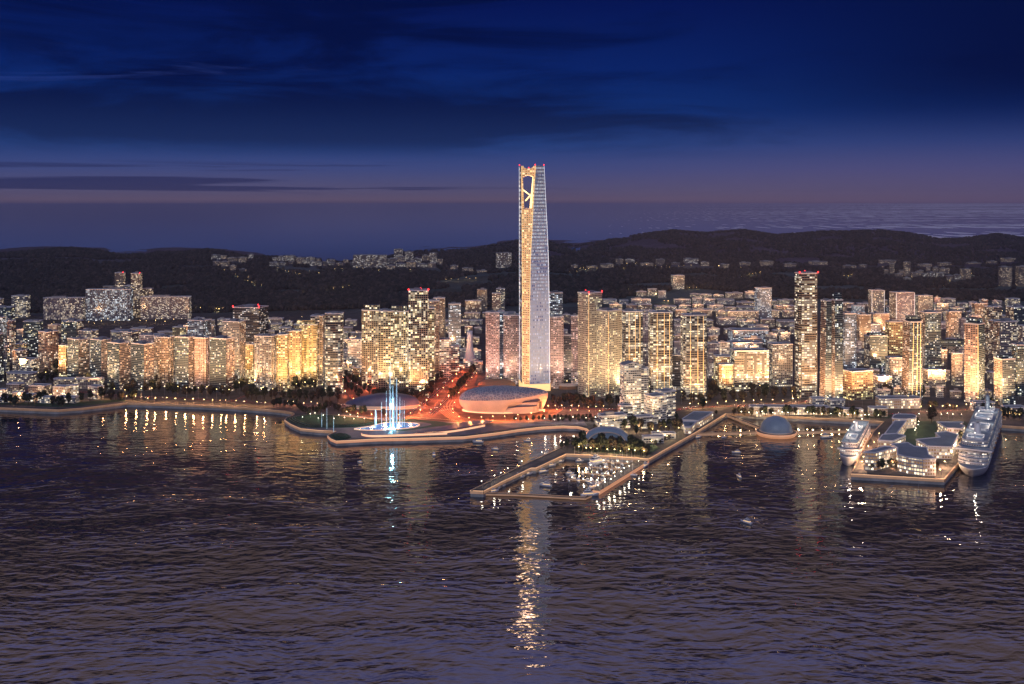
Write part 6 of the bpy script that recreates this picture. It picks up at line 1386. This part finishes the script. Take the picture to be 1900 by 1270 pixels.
# red lit plaza and avenues
lamps('w', [(655, 748), (640, 735), (682, 722), (702, 736), (668, 706)], 'street lamp beside the diagonal red road', 'lamps diagonal road', 3.2e4, RED, 'dr')
lamps('w', [(800, 768), (790, 752), (812, 742), (824, 728), (838, 715), (848, 702), (860, 690), (838, 768), (845, 755), (832, 745), (850, 738), (864, 722), (874, 708), (884, 700), (818, 760), (780, 762), (870, 740)], 'street lamp along the two central red avenues', 'lamps central avenues', 3e4, RED, 'av')
lamps('w', [(850, 783), (872, 784), (895, 783), (915, 782), (938, 781), (962, 779), (985, 777), (842, 774), (1008, 772), (1018, 763)], 'street lamp ringing the foot of the shell arena', 'lamps at the arena', 2.6e4, ORG, 'ar')
lamps('w', [(645, 773), (665, 776), (690, 778), (715, 779), (740, 779), (762, 775), (780, 770)], 'street lamp in front of the lens shaped hall', 'lamps at the lens hall', 3.4e4, (1, .4, .16), 'lh')
lamps('w', jl((1020, 762), (1130, 763), 7)+jl((1030, 770), (1120, 771), 5), 'street lamp beside the coast road right of the arena', 'lamps coast road centre', 1.1e4, (1, .30, .15), 'cm')
lamps('w', jl((0, 741), (200, 741), 9)+jl((230, 744), (500, 755), 16), 'street lamp along the left coast road', 'lamps left coast road', 1.2e4, (1, .5, .2), 'cl')
lamps('w', jl((505, 752), (600, 758), 6), 'street lamp where the coast road meets the terraces', 'lamps coast road at the terraces', 8e3, (1, .35, .2), 'cl2')
lamps('c', [(576, 778), (583, 775), (600, 781), (618, 786), (640, 785), (655, 786), (664, 782), (590, 785), (560, 783), (630, 779), (676, 786), (650, 779)], 'small lamp on the green terraces of the cape', 'lamps on the terraces', 1.5e3, (.95, .9, .5), 'te')
lamps('c', [(958, 786), (981, 787), (1012, 785), (1040, 784), (1065, 784), (1088, 784), (1105, 785), (1030, 789)], 'small lamp among the promenade trees right of the arena', 'lamps right of the arena', 3e3, WHT, 'pr')
lamps('w', jl((1065, 841), (1200, 849), 10, 3, 1), 'street lamp under the big trees above the marina', 'lamps above the marina', 9e3, WARM, 'am')
lamps('w', [(1184, 802), (1212, 806), (1235, 802), (1222, 810), (1240, 818), (1258, 804), (1268, 792), (1165, 802), (1120, 802), (1210, 829), (1300, 790), (1275, 799)], 'street lamp among the white blocks on the peninsula', 'lamps on the peninsula', 1.3e4, WARM, 'pe')
lamps('c', [(895, 905), (917, 895), (927, 889), (944, 880), (1005, 850), (1030, 838), (1045, 832), (970, 868)], 'lamp on the deck of the diagonal breakwater', 'lamps on the breakwater', 1.5e3, WHT, 'bw')
lamps('c', [(1112, 909), (1120, 904), (1131, 897), (1140, 891), (1150, 884), (1159, 878), (1167, 872), (1185, 862)], 'lamp on the broad marina pier', 'lamps on the marina pier', 1.5e3, WHT, 'mp', z=5.)
for (a_, b_), nm_ in zip(DOCKS, ('uppermost', 'second', 'third', 'lowest')):
    lamps('c', [(a_[0]+(b_[0]-a_[0])*q, a_[1]+(b_[1]-a_[1])*q) for q in (.1, .45, .8)], f'small added lamp standing on the {nm_} floating dock', f'added lamps on the {nm_} dock', 2.6e3, WHT, 'dk', z=1.4)  # lamps added to brighten the moored boats
lamps('w', jl((1270, 758), (1510, 748), 14, 4, 2), 'street lamp along the coast road below the ribbed towers', 'lamps right centre road', 1.4e4, (1, .55, .25), 'rr')
lamps('c', jl((1365, 773), (1640, 779), 18, 4, .8), 'lamp between the trees on the right quay', 'lamps on the right quay', 8e3, WARM, 'rq')
lamps('c', jl((1690, 778), (1790, 778), 8, 2, .5)+jl((1705, 790), (1700, 812), 4, 2, 1), 'lamp round the square of the cruise pier', 'lamps cruise square', 3e3, WARM, 'cs')
lamps('w', [(1655, 868), (1750, 844), (1763, 844), (1620, 862), (1690, 876), (1715, 877), (1775, 822), (1785, 806), (1620, 832), (1630, 815)], 'lamp on the outer cruise terminal pier', 'lamps cruise pier', 3e4, (1, .5, .26), 'cp')
lamps('w', jl((1850, 776), (1900, 779), 5, 3, 1)+jl((1700, 764), (1840, 759), 8, 4, 1), 'street lamp on the coast road right of the cruise pier', 'lamps right coast road', 1.2e4, (1, .5, .25), 'rc2')
lamps('w', [(1746, 884), (1755, 868), (1766, 852), (1777, 838), (1788, 822), (1603, 858), (1598, 868), (1612, 838)], 'added quayside lamp brightening the hull of a moored cruise ship', 'added lamps beside the ships', 3.2e4, (1, .6, .34), 'hu')  # lamps added on the quay to brighten the ships
# far lights on the hills and slopes
lamps('w', jl((70, 606), (330, 600), 16, 6, 2.5)+[(60, 580), (73, 579)], 'lamp on the road below the left hillside slabs', 'lamps left hillside road', 3e3, WARM, 'h1')
HS = 0
for pts, lab, gp in (([(362, 577), (373, 576), (393, 577), (401, 578), (406, 579), (414, 579)], 'lamp at the forest foot above the black topped tower', 'lamps forest foot'),
    ([(416, 505), (436, 513), (441, 517), (452, 520), (460, 518), (459, 525), (468, 528), (475, 530), (485, 533)], 'yellow lamp on the lane of the far left village', 'lamps far left village'),
    ([(515, 501), (521, 504), (530, 505), (535, 507), (544, 508), (549, 510), (556, 512), (574, 506), (592, 510), (622, 502), (635, 502), (662, 500), (674, 501), (690, 503), (703, 505), (718, 501), (762, 504)], 'yellow lamp under the far central village', 'lamps far central village'),
    ([(561, 548), (570, 547), (604, 541), (618, 539), (636, 537), (648, 534)], 'lamp on the dark forest road on the hill', 'lamps forest road'),
    ([(828, 522), (838, 521), (850, 522), (865, 519), (872, 521), (882, 520)], 'lamp on the slope left of the skyscraper', 'lamps slope left'),
    ([(1057, 507), (1071, 507), (1076, 502), (1082, 500), (1087, 504), (1092, 502), (1097, 500), (1107, 501), (1157, 501), (1163, 492), (1179, 492), (1200, 494), (1216, 497), (1227, 498), (1236, 496), (1243, 499), (1259, 498), (1269, 496), (1282, 496)], 'lamp on the hill right of the skyscraper', 'lamps hill right'),
    ([(1165, 540), (1217, 550), (1227, 545), (1279, 538), (1293, 538), (1232, 563), (1239, 563), (1290, 560), (1345, 603)], 'bright lamp on the pale lawns of the right hill', 'lamps pale lawns'),
    ([(1367, 518), (1376, 517), (1384, 516), (1390, 513), (1397, 511), (1403, 511), (1410, 509), (1350, 496), (1374, 499), (1283, 495), (1334, 497)], 'lamp on the dark hill left of the tallest right tower', 'lamps dark hill'),
    ([(1566, 515), (1574, 516), (1580, 514), (1655, 505), (1684, 520), (1692, 518), (1733, 528), (1762, 526), (1750, 534), (1803, 511), (1873, 519), (1897, 525), (1638, 498), (1889, 524)], 'lamp near the far right hill village', 'lamps far right')):
    lamps('w', pts, lab, gp, 7e3, (1, .68, .3), 'far')
for o in LP.values():
    for c in list(o.children): bpy.data.objects.remove(c)
    bpy.data.objects.remove(o)
wood()
print('lamps', NL)

# ================================================================ cars on the roads
cp = empty('car', (0, 0, 0)); b = MB()
b.loft([[(x, -.9, .35), (x, .9, .35), (x, .92, .9), (x, .8, zt_), (x, -.8, zt_), (x, -.92, .9)] for x, zt_ in ((-2.2, .95), (-2.0, 1.0), (-1.3, 1.5), (.3, 1.52), (1.1, 1.05), (2.1, .85), (2.25, .6))], 0, False, True, True); b.build('body', M['car_paint'], cp)
for sx_ in (-1.35, 1.35):
    for sy_ in (-.85, .85): w_ = MB(); w_.tube((sx_, sy_-.12, .34), (sx_, sy_+.12, .34), .34, n=10); w_.build('wheel', M['roof_dark'], cp)
for sy_ in (-.62, .62):
    q = MB(); q.box(-2.34, -2.18, sy_-.22, sy_+.22, .62, .9, 0, 0, True); q.build('tail_light', M['lamp_red'], cp)
    q = MB(); q.box(2.2, 2.36, sy_-.2, sy_+.2, .5, .75, 0, 0, True); q.build('headlight', M['lamp_white'], cp)
cu = False; NC = 0; CR = random.Random(9)
for key, lab, n, lanes in (('coast_left', 'car driving along the left coast road', 46, (-5, -1.8, 1.8, 5)), ('avenue_left', 'car on the left one of the two central avenues', 26, (-5, -1.8, 1.8, 5)), ('avenue_right', 'car on the right one of the two central avenues', 24, (-5, -1.8, 1.8, 5)), ('diagonal', 'car on the diagonal red road', 20, (-5, -1.8, 1.8, 5)),
        ('coast_mid', 'car on the coast road right of the arena', 44, (-5, -1.8, 1.8, 5)), ('coast_right', 'car on the coast road behind the cruise ships', 18, (-4, 4)), ('hill_road', 'car on the road below the left hillside slabs', 14, (-3, 3))):
    P = ROADS[key]; seg = [math.dist(P[i], P[i+1]) for i in range(len(P)-1)]; T_ = sum(seg)
    for i in range(n):
        for _ in range(20):
            t = CR.uniform(.02, .98)*T_; j = 0
            while t > seg[j] and j < len(seg)-1: t -= seg[j]; j += 1
            a, b_ = Vector(P[j]), Vector(P[j+1]); e = (b_-a).normalized(); ln = CR.choice(lanes); c = a+e*t+Vector((-e.y, e.x))*ln
            if -20 < CX+F*c.x/c.y < 1920: break
        o = cp if not cu else copy_tree(cp); cu = True; NC += 1
        o.location = (c.x, c.y, LZ+.2); o.rotation_euler = (0, 0, math.atan2(e.y, e.x)+(math.pi if (ln > 0) else 0)); tag(o, lab, 'car', 'cars: '+key.replace('_', ' '))
print('cars', NC)

# ================================================================ air
hm = bpy.data.materials.new('air'); hm.use_nodes = True; t = NT(hm.node_tree)
pv = t.n('ShaderNodeVolumePrincipled'); pv.inputs['Color'].default_value = (.68, .68, .9, 1); pv.inputs['Density'].default_value = 1.8e-5
t.n('ShaderNodeOutputMaterial', i_Volume=pv.outputs[0])
mb = MB(); mb.box(-14000, 14000, -2500, 16000, -61.5, 560, 0, 0, True); tag(mb.build('haze', hm), kind='stuff')
